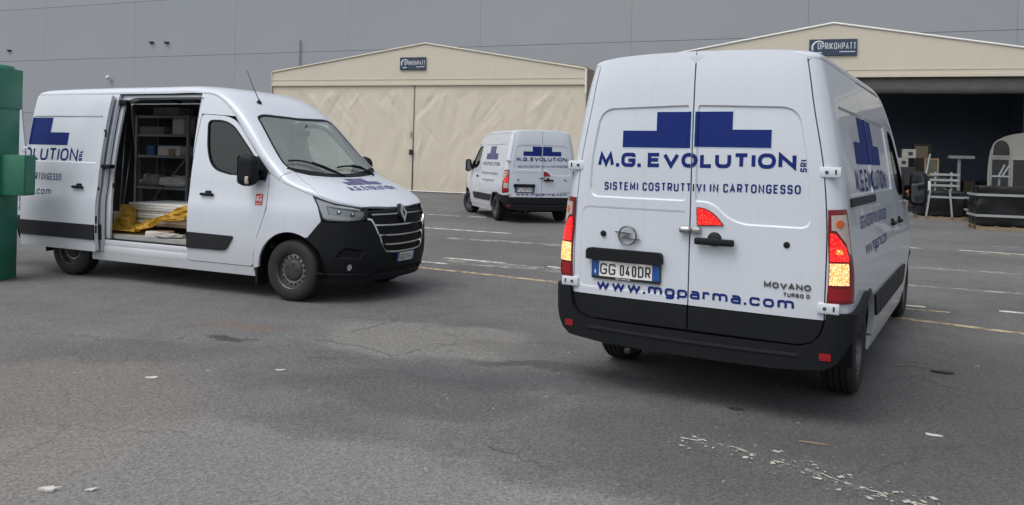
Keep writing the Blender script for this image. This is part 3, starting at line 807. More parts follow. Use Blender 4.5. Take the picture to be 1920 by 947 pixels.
        bmesh.ops.subdivide_edges(mb, edges=mb.edges[:], cuts=1, use_grid_fill=True, smooth=.6)
        mr = bm_obj('mirror', mb, 'black_plastic', root, True, 80)
        gb = bmesh.new(); gp = [(my + a_, mz + b_) for a_, b_ in rrect(-.062, -.148, .062, .148, .045)]
        gb.faces.new([gb.verts.new((mx - .114, a_, b_)) for a_, b_ in gp])
        bm_obj('mirror_glass', gb, 'mirror_glass', mr)
        rb = bmesh.new(); gp = [(my + a_, mz + b_) for a_, b_ in rrect(-.074, -.164, .074, .164, .05)]
        gi = [(my + a_, mz + b_) for a_, b_ in rrect(-.062, -.148, .062, .148, .045)]
        va = [rb.verts.new((mx - .108, a_, b_)) for a_, b_ in gp]; vb = [rb.verts.new((mx - .118, a_, b_)) for a_, b_ in gi]
        for i in range(len(va)): rb.faces.new((va[i - 1], va[i], vb[i], vb[i - 1]))
        bm_obj('mirror_rim', rb, 'black_plastic', mr, True, 60)
        tb2 = bmesh.new(); box(tb2, (mx + .035, my + sg * .070, mz - .115), (.05, .035, .09), bev=.015, seg=3)
        bm_obj('turn_signal', tb2, 'lens_clear' if lit < .6 else 'lens_amber', mr, True, 60)
        ab = bmesh.new()
        tube(ab, [(mx + .01, my - sg * .05, mz + .03), (mx + .04, my - sg * .12, mz + .01), (mx + .06, sg * .985, mz - .005)], [.03, .028, .035], 10)
        tube(ab, [(mx + .01, my - sg * .05, mz - .12), (mx + .03, my - sg * .12, mz - .10), (mx + .05, sg * 1.0, mz - .06)], [.026, .024, .03], 10)
        bm_obj('mirror_arm', ab, 'black_plastic', mr, True, 60)
        # --- front wing
        zt = [(u + f, float(sh.zl(u + f)) - .004) for u in (3.88, 3.75, 3.6, 3.5, 3.42, 3.36)]
        wing = F([(3.292, 1.432), (3.291, 1.02), (3.233, .86), (3.138, .62), (3.108, .40), (3.108, .345)]) + arch_arc(wb, ARCH, 178, 62) + F([(3.862, .742), (4.005, .925), (3.95, 1.09), (3.885, 1.195)]) + zt
        wp = []
        for p in wing:
            wp.append((float(sh.aS(p[0], p[1], sg)), p[1]))
        lay('front_wing', relief(wp, rim=.03, grid=(.06, .06)), B, 'white_paint', root)
        # cab side above the door
        cs = F([(2.089, .36), (2.089, 1.6), (2.13, 2.122), (2.66, 2.094), (2.955, 1.783), (3.29, 1.437)]) + [(u + f, float(sh.zl(u + f)) - .004) for u in (3.29, 3.1, 2.95, 2.8, 2.68, 2.58, 2.48, 2.4, 2.3, 2.2, 2.07)]
        cs = cs[1:5] + [cs[5]] + cs[7:] + [(2.055 + f, 2.374), (2.0895 + f, 2.0)] if False else cs[1:6] + cs[7:] + ([(2.089 + f, 2.372)])
        lay('cab_side', relief(side_poly(sh, cs, sg), rim=.03, grid=(.09, .08)), B, 'white_paint', root)
        # wheel housings
        for c in (0.0, wb):
            lb = bmesh.new(); vs = []
            for k in range(25):
                a_ = math.radians(-8 + 196 * k / 24)
                vs.append([lb.verts.new((c + .452 * math.cos(a_), sg * yy, .345 + .452 * math.sin(a_))) for yy in (.99, .60)])
            for k in range(24): lb.faces.new((vs[k][0], vs[k + 1][0], vs[k + 1][1], vs[k][1]))
            lb.faces.new([v_[1] for v_ in vs])
            bm_obj('wheel_housing', lb, 'black_plastic', root, False)
    mud = bmesh.new()
    # mud flaps behind the front wheels
    for sg in (-1, 1):
        mf = box_obj('mud_flap', (wb - .475, sg * .90, .30), (.03, .20, .30), 'black_plastic', root, bev=.008)
    mud.free()
    # --- sliding door (kerb side)
    sp = rpoly([(sd_u0, .36, .02), (sd_u1, .36, .02), (sd_u1, 2.365, .03), (sd_u0, 2.365, .03)], 3)
    srec = [(side_poly(sh, densify(rrect(sd_u0 + .028, 1.475, sd_u1 - .075, 2.085, .03), .3), -1), .010, .016)]
    sd = lay('sliding_door', relief(side_poly(sh, sp, -1), rec=srec, rim=.05, grid=G1), B, 'white_paint', root)
    lay('rub_strip', relief(side_poly(sh, [(sd_u0 + .004, .51), (sd_u1 - .004, .51), (sd_u1 - .004, .70), (sd_u0 + .004, .70)], -1), rim=.025, z=.018, grid=(.15, .1)), B, 'trim_plastic', sd)
    hb = bmesh.new(); hv = -(float(HW(1.17)) + .022)
    hu = sd_u1 - .34
    box(hb, (hu, hv, 1.168), (.20, .036, .034), bev=.014); box(hb, (hu + .01, hv + .02, 1.188), (.09, .03, .05), bev=.014)
    bm_obj('door_handle', hb, 'black_plastic', sd, True, 40)
    lay('door_lining', relief(side_poly(sh, [(sd_u0 + .03, .40), (sd_u1 - .03, .40), (sd_u1 - .03, 2.33), (sd_u0 + .03, 2.33)], -1), rim=.015, z=-.06, grid=(.12, .1)), B, 'lining', sd)
    rail = rpoly([(-.70, 1.405, .01), (sd_u0 - .02, 1.405, .01), (sd_u0 - .02, 1.462, .01), (-.70, 1.462, .01)], 3)
    lay('slide_rail', relief(side_poly(sh, rail, -1), rim=.02, z=.014, grid=(.2, .1)), B, 'trim_plastic', root)
    # lettering on the kerb side, cut along the door gap
    qp = [o for o in root.children if o.name.startswith('side_panel')]
    vin = 'blue_vinyl'
    def side_txt(bmx, nm, s_, uu, m_):
        for keep, par in ((-1, qp[0]), (1, sd)):
            b = split_x(bmx, uu + keep * .008, keep)
            if nm == 'company_lettering': follow(b, [(uu, .032, .016)], .010)
            if len(b.faces) and (par is sd or not open_slide): lay(nm, b, s_, m_, par)
            else: b.free()
        bmx.free()
    sS = sh.side(-1)
    mid = sd_u0 - .004
    L1 = [(mid - .014, 1.70), (mid - .76, 1.70), (mid - .76, 1.865), (mid - .40, 1.865), (mid - .40, 2.062), (mid - .014, 2.062)]
    L2 = [(2 * mid - a_, b_) for a_, b_ in L1]
    if not open_slide: lay('logo_block', follow(poly_bm([L1], -.010 + .003, (.12, .1)), [(mid, .032, .016)], .010), sS, vin, qp[0])
    lay('logo_border', follow(poly_bm([inset(L2, -.006)], -.010 + .0015, (.12, .1)), [(mid, .032, .016)], .010), sS, 'pale_vinyl', sd)
    lay('logo_block', follow(poly_bm([L2], -.010 + .003, (.12, .1)), [(mid, .032, .016)], .010), sS, vin, sd)
    side_txt(text_bm('^.G. EVOLUTION', mid - .92, mid + .985, 1.495, .165, .027, .17, .3, z=-.007), 'company_lettering', sS, mid, vin)
    lay('suffix_lettering', text_bm('SRL', mid + 1.075, mid + 1.215, 1.50, .062, .014, .2, .5, z=-.007, rot=True), sS, vin, sd)
    side_txt(text_bm('SISTEMI COSTRUTTIVI IN CARTONGESSO', mid - .95, mid + .74, 1.235, .092, .0115, .19, .55, z=.002), 'trade_lettering', sS, mid, vin)
    side_txt(text_bm('www.mgparma.com', mid - .80, mid + .58, 1.045, .092, .0135, .3, .5, z=.002), 'web_lettering', sS, mid, vin)
    if left_text:
        sL = sh.side(1); ml = .62
        for k in (-1, 1):
            Lq = [(ml + k * .012, 1.66), (ml + k * .62, 1.66), (ml + k * .62, 1.83), (ml + k * .30, 1.83), (ml + k * .30, 2.03), (ml + k * .012, 2.03)]
            lay('logo_block', poly_bm([Lq], -.010 + .003, (.12, .1)), sL, 'mauve_vinyl', qp[1])
        lay('company_lettering', text_bm('^.G. EVOLUTION', ml + .93, ml - .93, 1.47, .125, .026, .17, .3, z=-.007), sL, 'grey_vinyl', qp[1])
        lay('trade_lettering', text_bm('SISTEMI COSTRUTTIVI IN CARTONGESSO', ml + .90, ml - .90, 1.235, .07, .009, .19, .55, z=.002), sL, 'mauve_vinyl', qp[1])
        lay('web_lettering', text_bm('www.mgparma.com', ml + .75, ml - .60, 1.05, .075, .011, .3, .5, z=.002), sL, 'mauve_vinyl', qp[1])
    if open_slide:
        sd.location = (-1.455, -.085, 0)
    # --- rear bumper
    def rb_pts(sg):
        P = [(float(sh.aS(u, w, sg)), w) for u, w in ((-.86, .585), (-.74, .61), (-.60, .632), (-.48, .658), (-.40, .70), (-.30, .755), (-.23, .80))]
        P += [(float(sh.aS(u, w, sg)), w) for u, w in ((-.34, .795), (-.5, .765), (-.7, .745), (-.85, .738))]
        P += [(float(sh.aR(sg * v, w)), w) for v, w in ((.93, .738), (.896, .725), (.888, .66), (.868, .595), (.82, .537), (.75, .512), (.4, .506))]
        return P
    bp_ = rb_pts(1); bq_ = rb_pts(-1)
    low = [(float(sh.aR(v, w)), w) for v, w in ((-1.005, .54), (-.985, .48), (-.95, .42), (-.89, .378), (-.6, .352), (-.2, .345), (.2, .345), (.6, .352), (.89, .378), (.95, .42), (.985, .48), (1.005, .54))]
    lowr = [(float(sh.aS(-.85, .335, -1)), .335)]; lowl = [(float(sh.aS(-.85, .335, 1)), .335)]
    outl = bp_ + [(0.0, .503)] + bq_[::-1] + low
    rbp = lay('rear_bumper', relief(outl, rim=.07, z=.036, grid=(.07, .05)), B, 'black_plastic', root)
    for sg in (-1, 1):
        lay('reflector', relief([(float(sh.aR(sg * v, w)), w) for v, w in rrect(.862, .440, .925, .486, .006)], rim=.01, z=.041, grid=None), B, 'lens_red', rbp)
    # ledge line of the step
    lay('bumper_step', relief([(float(sh.aR(v, w)), w) for v, w in ((-.74, .470), (-.4, .462), (0, .459), (.4, .462), (.74, .470), (.74, .452), (.4, .444), (0, .441), (-.4, .444), (-.74, .452))], rim=.02, z=.046, grid=(.1, None)), B, 'trim_plastic', rbp)
    box_obj('tow_hook', (-1.03, .42, .32), (.10, .045, .04), 'dark_core', rbp, bev=.01)
    # --- underbody
    ub = bmesh.new(); box(ub, ((wb + .35) / 2 + .05, 0, .37), (wb + .65, 1.30, .26)); box(ub, (wb * .5, 0, .37), (wb - 1.0, 1.92, .26)); box(ub, (-.68, 0, .46), (.50, 1.20, .16)); box(ub, (wb + .52, 0, .37), (.16, 1.5, .22)); box(ub, (wb * .42, -.35, .26), (1.1, .6, .14), bev=.03)
    tube(ub, [(-.80, .45, .30), (-.5, .45, .29), (.4, .4, .30)], .035, 10)
    tube(ub, [(0, -.8, .346), (0, .8, .346)], .05, 10); tube(ub, [(wb, -.8, .346), (wb, .8, .346)], .04, 10)
    bm_obj('underbody', ub, 'dark_core', root)
    # --- wheels
    add_wheel(root, 0, .868, spin=.3); add_wheel(root, 0, -.868, spin=1.1)
    add_wheel(root, wb, .875, steer, .8); add_wheel(root, wb, -.875, steer, 2.0)
    # --- nose
    FR = sh.front
    hood_s = [(3.505, .79), (3.62, .825), (3.80, .885), (3.90, .925)]
    hp = []
    side_pts = [(u + f, sh.th(u + f, v)) for u, v in hood_s] + [(3.98 + f, .86), (4.10 + f, .90), (4.22 + f, .93), (4.32 + f, .93)]
    frontp = [(4.375 + f, sh.th(4.375 + f, .42)), (4.40 + f, sh.th(4.40 + f, .25)), (4.412 + f, 0.0)]
    rearp = [(3.665 + f, 0.0), (3.645 + f, sh.th(3.645 + f, .3)), (3.585 + f, sh.th(3.585 + f, .6))]
    half = rearp[1:] + side_pts + frontp[:-1]
    hp = [rearp[0]] + half + [frontp[-1]] + [(u, -t) for u, t in reversed(half)]
    bn = lay('bonnet', relief(hp, rim=.03, grid=(.05, .05)), sh.loaf, 'white_paint', root)
    for sg in (-1, 1):
        ft = [(3.435 + f, sg * 1), (3.60 + f, sg * 1), (3.90 + f, sg * 1), (4.1 + f, sg * 1), (4.30 + f, sg * 1), (4.33 + f, sg * .95), (4.22 + f, sg * .945), (4.10 + f, sg * .915), (3.98 + f, sg * .875)] + [(u + f, sg * (sh.th(u + f, v) + .012)) for u, v in reversed(hood_s)]
        lay('wing_top', relief(ft, rim=.02, grid=(.06, .04)), sh.loaf, 'white_paint', root)
        # headlight
        Q = lambda v, w: (float(sh.qF(sg * v, w)), w)
        Qs = lambda u, w: (float(sh.qS(u + f, w, sg)), w)
        hl = [Qs(3.895, 1.188), Qs(3.955, 1.09), Qs(4.01, .955), Qs(4.05, .925), Q(.80, .918), Q(.66, .935), Q(.615, .965), Q(.575, 1.03), Q(.585, 1.052), Q(.68, 1.078), Qs(4.12, 1.118), Qs(4.0, 1.158)]
        hb_ = lay('headlight', relief(hl, rim=.05, z=-.045, grid=(.06, .05)), FR, 'headlamp_inner', root)
        lay('lamp_cover', relief(hl, rim=.0, z=.004, grid=(.06, .05)), FR, 'clear_cover', hb_)
        lay('lamp_seal', relief(inset(hl, -.004), [inset(hl, .010)], rim=.04, z=.002, grid=None), FR, 'black_plastic', hb_)
        drl = [Qs(3.915, 1.172), Qs(3.97, 1.075), Qs(4.03, .955), Q(.86, .938), Q(.76, .945), Q(.775, .965), Q(.84, .975), Qs(4.075, 1.0), Qs(4.04, 1.095), Qs(4.1, 1.085), Q(.72, 1.055), Q(.66, 1.043), Q(.67, 1.066), Qs(4.12, 1.107), Qs(4.0, 1.145)]
        lay('running_light', relief(drl, rim=.015, z=-.012, grid=(.06, .05)), FR, 'headlamp_drl', hb_)
        for (lv, lw, lr) in ((.845, 1.025, .034), (.735, 1.0, .030)):
            p = FR(np.array([Q(lv, lw)[0]]), np.array([lw]))[0]
            rb2 = bmesh.new(); box(rb2, (p[0] - .035, p[1] - sg * .02, p[2]), (.05, .085, .050), rot=Matrix.Rotation(sg * -.45, 3, 'Z'), bev=.02, seg=3)
            bm_obj('lamp_reflector', rb2, 'reflector', hb_, True, 60)
    # front bumper
    def fb(sg):
        Q = lambda v, w: (float(sh.qF(sg * v, w)), w); Qs = lambda u, w: (float(sh.qS(u + f, w, sg)), w)
        P = [Qs(4.072, .28), Qs(4.066, .36)] + [(float(sh.qS(a_, b_, sg)), b_) for a_, b_ in arch_arc(wb, ARCH + .004, 4, 60, 10)]
        P += [Qs(3.872, .745), Qs(4.012, .925), Qs(4.05, .912), Q(.80, .908), Q(.655, .922), Q(.60, .93), Q(.545, .87), Q(.475, .73), Q(.425, .615), Q(.36, .56), Q(.2, .545)]
        return P
    low = [(float(sh.qF(v, w)), w) for v, w in ((-.93, .262), (-.75, .245), (-.4, .238), (0, .236), (.4, .238), (.75, .245), (.93, .262))]
    outl = fb(1) + [(0.0, .543)] + fb(-1)[::-1] + low
    rec = []
    for sg in (-1, 1):
        po = [(float(sh.qF(sg * v, w)), w) for v, w in ((.68, .50), (.89, .52), (.86, .60), (.82, .635), (.66, .60))]
        rec.append((po, .03, .02))
    rec.append(([(float(sh.qF(v, w)), w) for v, w in ((-.50, .295), (.50, .295), (.46, .375), (-.46, .375))], .03, .02))
    fbp = lay('front_bumper', relief(outl, rec=rec, rim=.05, z=.014, grid=(.06, .05)), FR, 'black_plastic', root)
    for k in range(3):
        w_ = .312 + .022 * k
        lay('intake_slat', relief([(float(sh.qF(v, w)), w) for v, w in ((-.46, w_), (0, w_), (.46, w_), (.46, w_ + .008), (0, w_ + .008), (-.46, w_ + .008))], rim=.02, z=.004, grid=(.1, None)), FR, 'trim_plastic', fbp)
    for sg in (-1, 1):
        po = [(float(sh.qF(sg * .775, .415)) + .026 * math.cos(2 * math.pi * k / 18), .415 + .036 * math.sin(2 * math.pi * k / 18)) for k in range(18)]
        lay('fog_lamp', relief(po, rim=.01, z=.020, grid=None), FR, 'chrome', fbp)
        lay('bumper_lip', relief([(float(sh.qF(sg * v, w)), w) for v, w in ((.60, .335), (.95, .352), (.95, .338), (.60, .322))], rim=.02, z=.028, grid=(.08, None)), FR, 'trim_plastic', fbp)
    # grille
    gp = []
    for sg in (1, -1):
        h_ = [(float(sh.qF(sg * v, w)), w) for v, w in ((.2, 1.052), (.45, 1.052), (.578, 1.045), (.60, .985), (.59, .935), (.54, .865), (.47, .725), (.42, .61), (.36, .557), (.2, .545))]
        gp.append(h_)
    gro = gp[0] + [(0.0, .543)] + gp[1][::-1] + [(0.0, 1.054)]
    gr = lay('grille', relief(gro, rim=.03, z=-.028, grid=(.08, .06)), FR, 'dark_core', root)
    gv = spline([(.55, .33), (.61, .41), (.725, .462), (.865, .53), (.935, .575), (1.05, .575)])
    for k in range(24):
        w_ = .575 + .0195 * k
        hv = float(gv(w_)) - .01
        lay('grille_slat', relief([(float(sh.qF(v, w)), w) for v, w in ((-hv, w_), (-hv * .5, w_), (0, w_), (hv * .5, w_), (hv, w_), (hv, w_ + .007), (hv * .5, w_ + .007), (0, w_ + .007), (-hv * .5, w_ + .007), (-hv, w_ + .007))], rim=.012, z=-.012, grid=None), FR, 'trim_plastic', gr)
    for (w_, sp_) in ((.985, 0), (.868, -.012), (.752, -.014), (.645, -.014)):
        hv = float(gv(w_)) - .006
        pts = [(-hv, w_), (-hv * .6, w_ + sp_ * .6), (-hv * .3, w_ + sp_ * .9), (0, w_ + sp_), (hv * .3, w_ + sp_ * .9), (hv * .6, w_ + sp_ * .6), (hv, w_)]
        pp = pts + [(a_, b_ + .017) for a_, b_ in reversed(pts)]
        if w_ > .9:
            for sg in (-1, 1):
                p3 = [(sg * .10, w_), (sg * .3, w_), (sg * .545, w_ + .004), (sg * .545, w_ + .018), (sg * .3, w_ + .018), (sg * .10, w_ + .018)]
                lay('grille_bar', relief([(float(sh.qF(v, w)), w) for v, w in p3], rim=.02, z=.002, grid=(.08, None)), FR, 'satin_metal', gr)
        else:
            lay('grille_bar', relief([(float(sh.qF(v, w)), w) for v, w in pp], rim=.02, z=.006, grid=(.08, None)), FR, 'chrome', gr)
    sur_o = [(.62, .940), (.575, .928), (.535, .862), (.468, .722), (.424, .612), (.368, .562), (.2, .548), (0, .545)]
    sur_i = [(.615, .958), (.56, .945), (.517, .870), (.450, .730), (.405, .622), (.355, .578), (.2, .565), (0, .562)]
    so = sur_o + [(-a_, b_) for a_, b_ in reversed(sur_o[:-1])]; si = sur_i + [(-a_, b_) for a_, b_ in reversed(sur_i[:-1])]
    lay('grille_surround', relief([(float(sh.qF(v, w)), w) for v, w in so + si[::-1]], rim=.03, z=.020, grid=(.06, None)), FR, 'chrome', gr)
    # diamond emblem
    def dia(sx, sy, cy=.995): return [(float(sh.qF(sx, cy)), cy), (0.0, cy + sy), (-float(sh.qF(sx, cy)), cy), (0.0, cy - sy)]
    lay('emblem_base', relief(rpoly([(float(sh.qF(.105, .99)), .99, .03), (0, 1.125, .04), (-float(sh.qF(.105, .99)), .99, .03), (0, .87, .04)], 4), rim=.05, z=.012, grid=None), FR, 'black_plastic', gr)
    lay('emblem', relief(dia(.070, .108), [dia(.024, .052)], rim=.02, z=.026, grid=None), FR, 'chrome', gr)
    # front plate
    fp = lay('number_plate', relief(rrect(-.19, .44, .19, .545, .01), rim=.02, z=.040, grid=(.1, .1)), sh.frontv, 'plate_black', root)
    for (x0, x1, m_) in ((-.184, -.148, 'plate_blue'), (-.146, .146, 'plate_white'), (.148, .184, 'plate_blue')):
        lay('plate_field', poly_bm([[(x0, .447), (x1, .447), (x1, .538), (x0, .538)]], .0445, (.06, .1)), sh.frontv, m_, fp)
    lay('plate_lettering', text_bm(plate[0], -.138, -.048, .458, .068, .009, .16, .3, z=.0475), sh.frontv, 'plate_black', fp)
    lay('plate_lettering', text_bm(plate[1], -.028, .138, .458, .068, .009, .15, .3, z=.0475), sh.frontv, 'plate_black', fp)
    lay('plate_lettering', text_bm('I', -.172, -.16, .46, .03, .007, z=.0475), sh.frontv, 'plate_white', fp)
    # --- wipers
    for (v0, v1, u0, u1) in ((-.10, -.80, 3.60, 3.44), (.62, -.02, 3.545, 3.555)):
        wbm = bmesh.new()
        pts = []
        for k in range(9):
            t = k / 8; vv = v0 + (v1 - v0) * t; uu = u0 + (u1 - u0) * t - .10 * math.sin(math.pi * t) * .35 - (.05 * t)
            p = sh.top(np.array([uu + f]), np.array([vv]))[0]
            pts.append((p[0] + .012, p[1], p[2] + .022))
        tube(wbm, pts, .011, 6)
        p0 = sh.top(np.array([u0 + .05 + f]), np.array([v0 + (.05 if v0 > v1 else 0)]))[0]
        tube(wbm, [(p0[0], p0[1], p0[2] + .012), (pts[2][0], pts[2][1], pts[2][2] + .018), (pts[4][0], pts[4][1], pts[4][2] + .012)], .013, 6)
        bm_obj('wiper', wbm, 'black_plastic', root, True, 60)
    # --- antenna
    p = sh.top(np.array([2.66 + f]), np.array([-.48]))[0]
    ab = bmesh.new(); lathe(ab, [(.035, -.01), (.03, .012), (.012, .035), (.004, .045)], 14, 'Z', c=tuple(p))
    tube(ab, [(p[0], p[1], p[2] + .03), (p[0] - .10, p[1], p[2] + .20), (p[0] - .20, p[1], p[2] + .40)], [.006, .004, .003], 6)
    bm_obj('antenna', ab, 'black_plastic', root, True, 60)
    # --- cab interior
    db = bmesh.new(); box(db, (3.28 + f, 0, 1.15), (.52, 1.72, .36), bev=.08, seg=3); box(db, (3.18 + f, .42, 1.33), (.26, .42, .12), bev=.05, seg=3)
    bm_obj('dashboard', db, 'dash_plastic', root, True, 60)
    sb = bmesh.new()
    cpt = Vector((2.98 + f, .42, 1.30)); rt = Matrix.Rotation(math.radians(-62), 3, 'Y')
    ring = [cpt + rt @ Vector((.185 * math.cos(2 * math.pi * k / 28), .185 * math.sin(2 * math.pi * k / 28), 0)) for k in range(29)]
    tube(sb, ring, .016, 8, False)
    for a_ in (math.pi / 2, -math.pi / 2, 0.0):
        tube(sb, [cpt, cpt + rt @ Vector((.18 * math.cos(a_), .18 * math.sin(a_), 0))], .018, 6)
    tube(sb, [cpt, cpt + Vector((.25, 0, -.16))], .035, 8)
    bm_obj('steering_wheel', sb, 'dash_plastic', root, True, 60)
    for (sv, sw_) in ((.45, .50), (-.42, .85)):
        s1 = bmesh.new(); box(s1, (2.50 + f, sv, .95), (.50, sw_, .18), bev=.06, seg=3)
        box(s1, (2.26 + f, sv, 1.30), (.16, sw_, .66), rot=Matrix.Rotation(-.16, 3, 'Y'), bev=.06, seg=3)
        for hv in ((0,) if sw_ < .6 else (-.2, .2)):
            box(s1, (2.20 + f, sv + hv, 1.73), (.10, .26, .18), rot=Matrix.Rotation(-.16, 3, 'Y'), bev=.045, seg=3)
        bm_obj('seat', s1, 'seat_fabric', root, True, 60)
    bh = bmesh.new(); box(bh, (2.10 + f, 0, 1.40), (.03, 1.66, 1.84)); bm_obj('bulkhead', bh, 'bulkhead_grey', root)
    cf = bmesh.new(); box(cf, (2.7 + f, 0, .60), (1.2, 1.8, .06)); box(cf, (3.55 + f, 0, .78), (.30, 1.5, .7)); bm_obj('cab_floor', cf, 'dark_core', root)
    hl_ = bmesh.new(); pts = []
    # cab headlining
    us = np.linspace(2.1 + f, 2.84 + f, 6); vsn = np.linspace(-.68, .68, 7); gridv = []
    for u_ in us:
        P = sh.top(np.full(7, u_), vsn); gridv.append([hl_.verts.new((q_[0] - .02, q_[1], q_[2] - .06)) for q_ in P])
    for i in range(5):
        for j in range(6): hl_.faces.new((gridv[i][j], gridv[i + 1][j], gridv[i + 1][j + 1], gridv[i][j + 1]))
    bm_obj('headlining', hl_, 'lining', root, True)
    rm = bmesh.new(); box(rm, (2.95 + f, .02, 1.93), (.03, .24, .08), bev=.012); tube(rm, [(2.95 + f, .02, 1.95), (3.0 + f, .02, 2.03)], .01, 6)
    bm_obj('cab_mirror', rm, 'black_plastic', root, True, 60)
    if open_slide:
        # cargo hold seen through the door opening
        lay('cargo_wall', relief(side_poly(sh, [(-.93, .52), (2.08 + f, .52), (2.08 + f, 2.36), (-.93, 2.36)], 1), rim=.01, z=-.07, grid=(.2, .15)), B, 'lining', root)
        lay('cargo_wall', relief(side_poly(sh, [(-.93, .52), (sd_u0 - .03, .52), (sd_u0 - .03, 2.36), (-.93, 2.36)], -1), rim=.03, z=-.07, grid=(.2, .15)), B, 'lining', root)
        box_obj('cargo_floor', ((2.09 + f - .95) / 2, 0, .545), (2.09 + f + .93, 1.82, .05), 'cargo_floor', root)
        # door frame: threshold, posts, header with its track
        th_ = bmesh.new(); box(th_, ((sd_u0 + sd_u1) / 2, -.945, .47), (sd_u1 - sd_u0, .11, .08), bev=.01); box(th_, ((sd_u0 + sd_u1) / 2, -.975, .385), (sd_u1 - sd_u0, .06, .10), bev=.01)
        bm_obj('threshold', th_, 'white_paint', root, True, 40)
        box_obj('step_track', ((sd_u0 + sd_u1) / 2, -.955, .516), (sd_u1 - sd_u0 - .02, .07, .012), 'black_plastic', root)
        for (ua, ub_, nm) in ((sd_u0 - .02, sd_u0 + .05, 'door_post'), (sd_u1 - .03, sd_u1 + .01, 'door_post')):
            lay(nm, relief(side_poly(sh, [(ua, .40), (ub_, .40), (ub_ + .02, .9), (ub_ - .015, 1.35), (ub_, 2.36), (ua, 2.36)], -1), rim=.03, z=-.062, grid=(.1, .1)), B, 'white_paint', root)
        lay('door_header', relief(side_poly(sh, rpoly([(sd_u0, 2.30), (sd_u0 + .12, 2.31, .05), (sd_u0 + .22, 2.345, .05), (sd_u1, 2.345), (sd_u1, 2.376), (sd_u0, 2.376)], 4), -1), rim=.08, z=-.05, grid=(.15, .1)), B, 'white_paint', root)
        ctr = bmesh.new(); box(ctr, (sd_u0 + .06, -.80, 2.265), (.13, .06, .07), bev=.01); bm_obj('upper_roller', ctr, 'black_plastic', root, True)
        ctr = bmesh.new(); box(ctr, (sd_u0 + .03, -1.0, 1.44), (.16, .09, .05), bev=.01); bm_obj('middle_roller', ctr, 'black_plastic', root, True)
        for zz_ in (1.86, 1.155, .765, .64):
            box_obj('door_catch', (sd_u0 - 1.455 + 1.42 - .012, -float(HW(zz_)) - .066, zz_), (.03, .03, .10 if zz_ != 1.155 else .05), 'black_plastic', root, bev=.008)
        box_obj('striker', (sd_u0 + .085, -float(HW(1.2)) + .06, 1.2), (.05, .02, .06), 'black_plastic', root, bev=.008)
        rbm = []
        for k in range(5):
            ur_ = .1 + k * .45
            bmr = bmesh.new()
            P = sh.top(np.full(9, ur_), np.linspace(-.72, .72, 9))
            tube(bmr, [(q_[0], q_[1], q_[2] - .07) for q_ in P], .025, 6)
            bm_obj('roof_bow', bmr, 'lining', root, True)
        for zz_, hh_ in ((1.0, .9), (1.8, .3)):
            pass
    else:
        cb = bmesh.new(); box(cb, ((2.03 + f - .93) / 2, 0, 1.40), (2.03 + f + .90, 1.52, 1.86))
        bm_obj('body_core', cb, 'dark_core', root)
    # --- bonnet lettering
    if bonnet:
        sT = lambda x_, y_: sh.top(3.62 + f + (1.0 - y_), x_)
        for k in (-1, 1):
            y0_ = .70
            Lq = [(k * .012 + .02, y0_), (k * .36 + .02, y0_), (k * .36 + .02, y0_ + .10), (k * .185 + .02, y0_ + .10), (k * .185 + .02, y0_ + .21), (k * .012 + .02, y0_ + .21)]
            lay('logo_block', poly_bm([Lq], .003, (.06, .06)), sT, 'mauve_vinyl', bn)
        lay('company_lettering', text_bm('^.G. EVOLUTION', -.46, .50, .555, .105, .020, .17, .3, z=.003), sT, 'blue_vinyl_faded', bn)
    if sticker:
        sS = sh.side(-1)
        st = lay('sticker', poly_bm([[(3.12 + f, 1.065), (3.225 + f, 1.065), (3.225 + f, 1.195), (3.12 + f, 1.195)]], .002, (.06, .06)), sS, 'sticker_red', root)
        lay('sticker_lettering', text_bm('R', 3.135 + f, 3.175 + f, 1.105, .062, .011, z=.004), sS, 'sticker_white', st)
        lay('sticker_lettering', text_bm('d', 3.182 + f, 3.212 + f, 1.105, .046, .009, z=.004), sS, 'sticker_white', st)
        lay('sticker_mark', poly_bm([rrect(3.183 + f, 1.158, 3.205 + f, 1.178, .008), [(3.135 + f, 1.078), (3.21 + f, 1.078), (3.21 + f, 1.084), (3.135 + f, 1.084)]], .004), sS, 'sticker_white', st)
    return root, sh
def _raise(bm, d):
    be = [e for e in bm.edges if len(e.link_faces) == 1]
    for v in bm.verts: v.co.z += d
    r = bmesh.ops.extrude_edge_only(bm, edges=be)
    for v in r['geom']:
        if isinstance(v, bmesh.types.BMVert): v.co.z -= d
    return bm

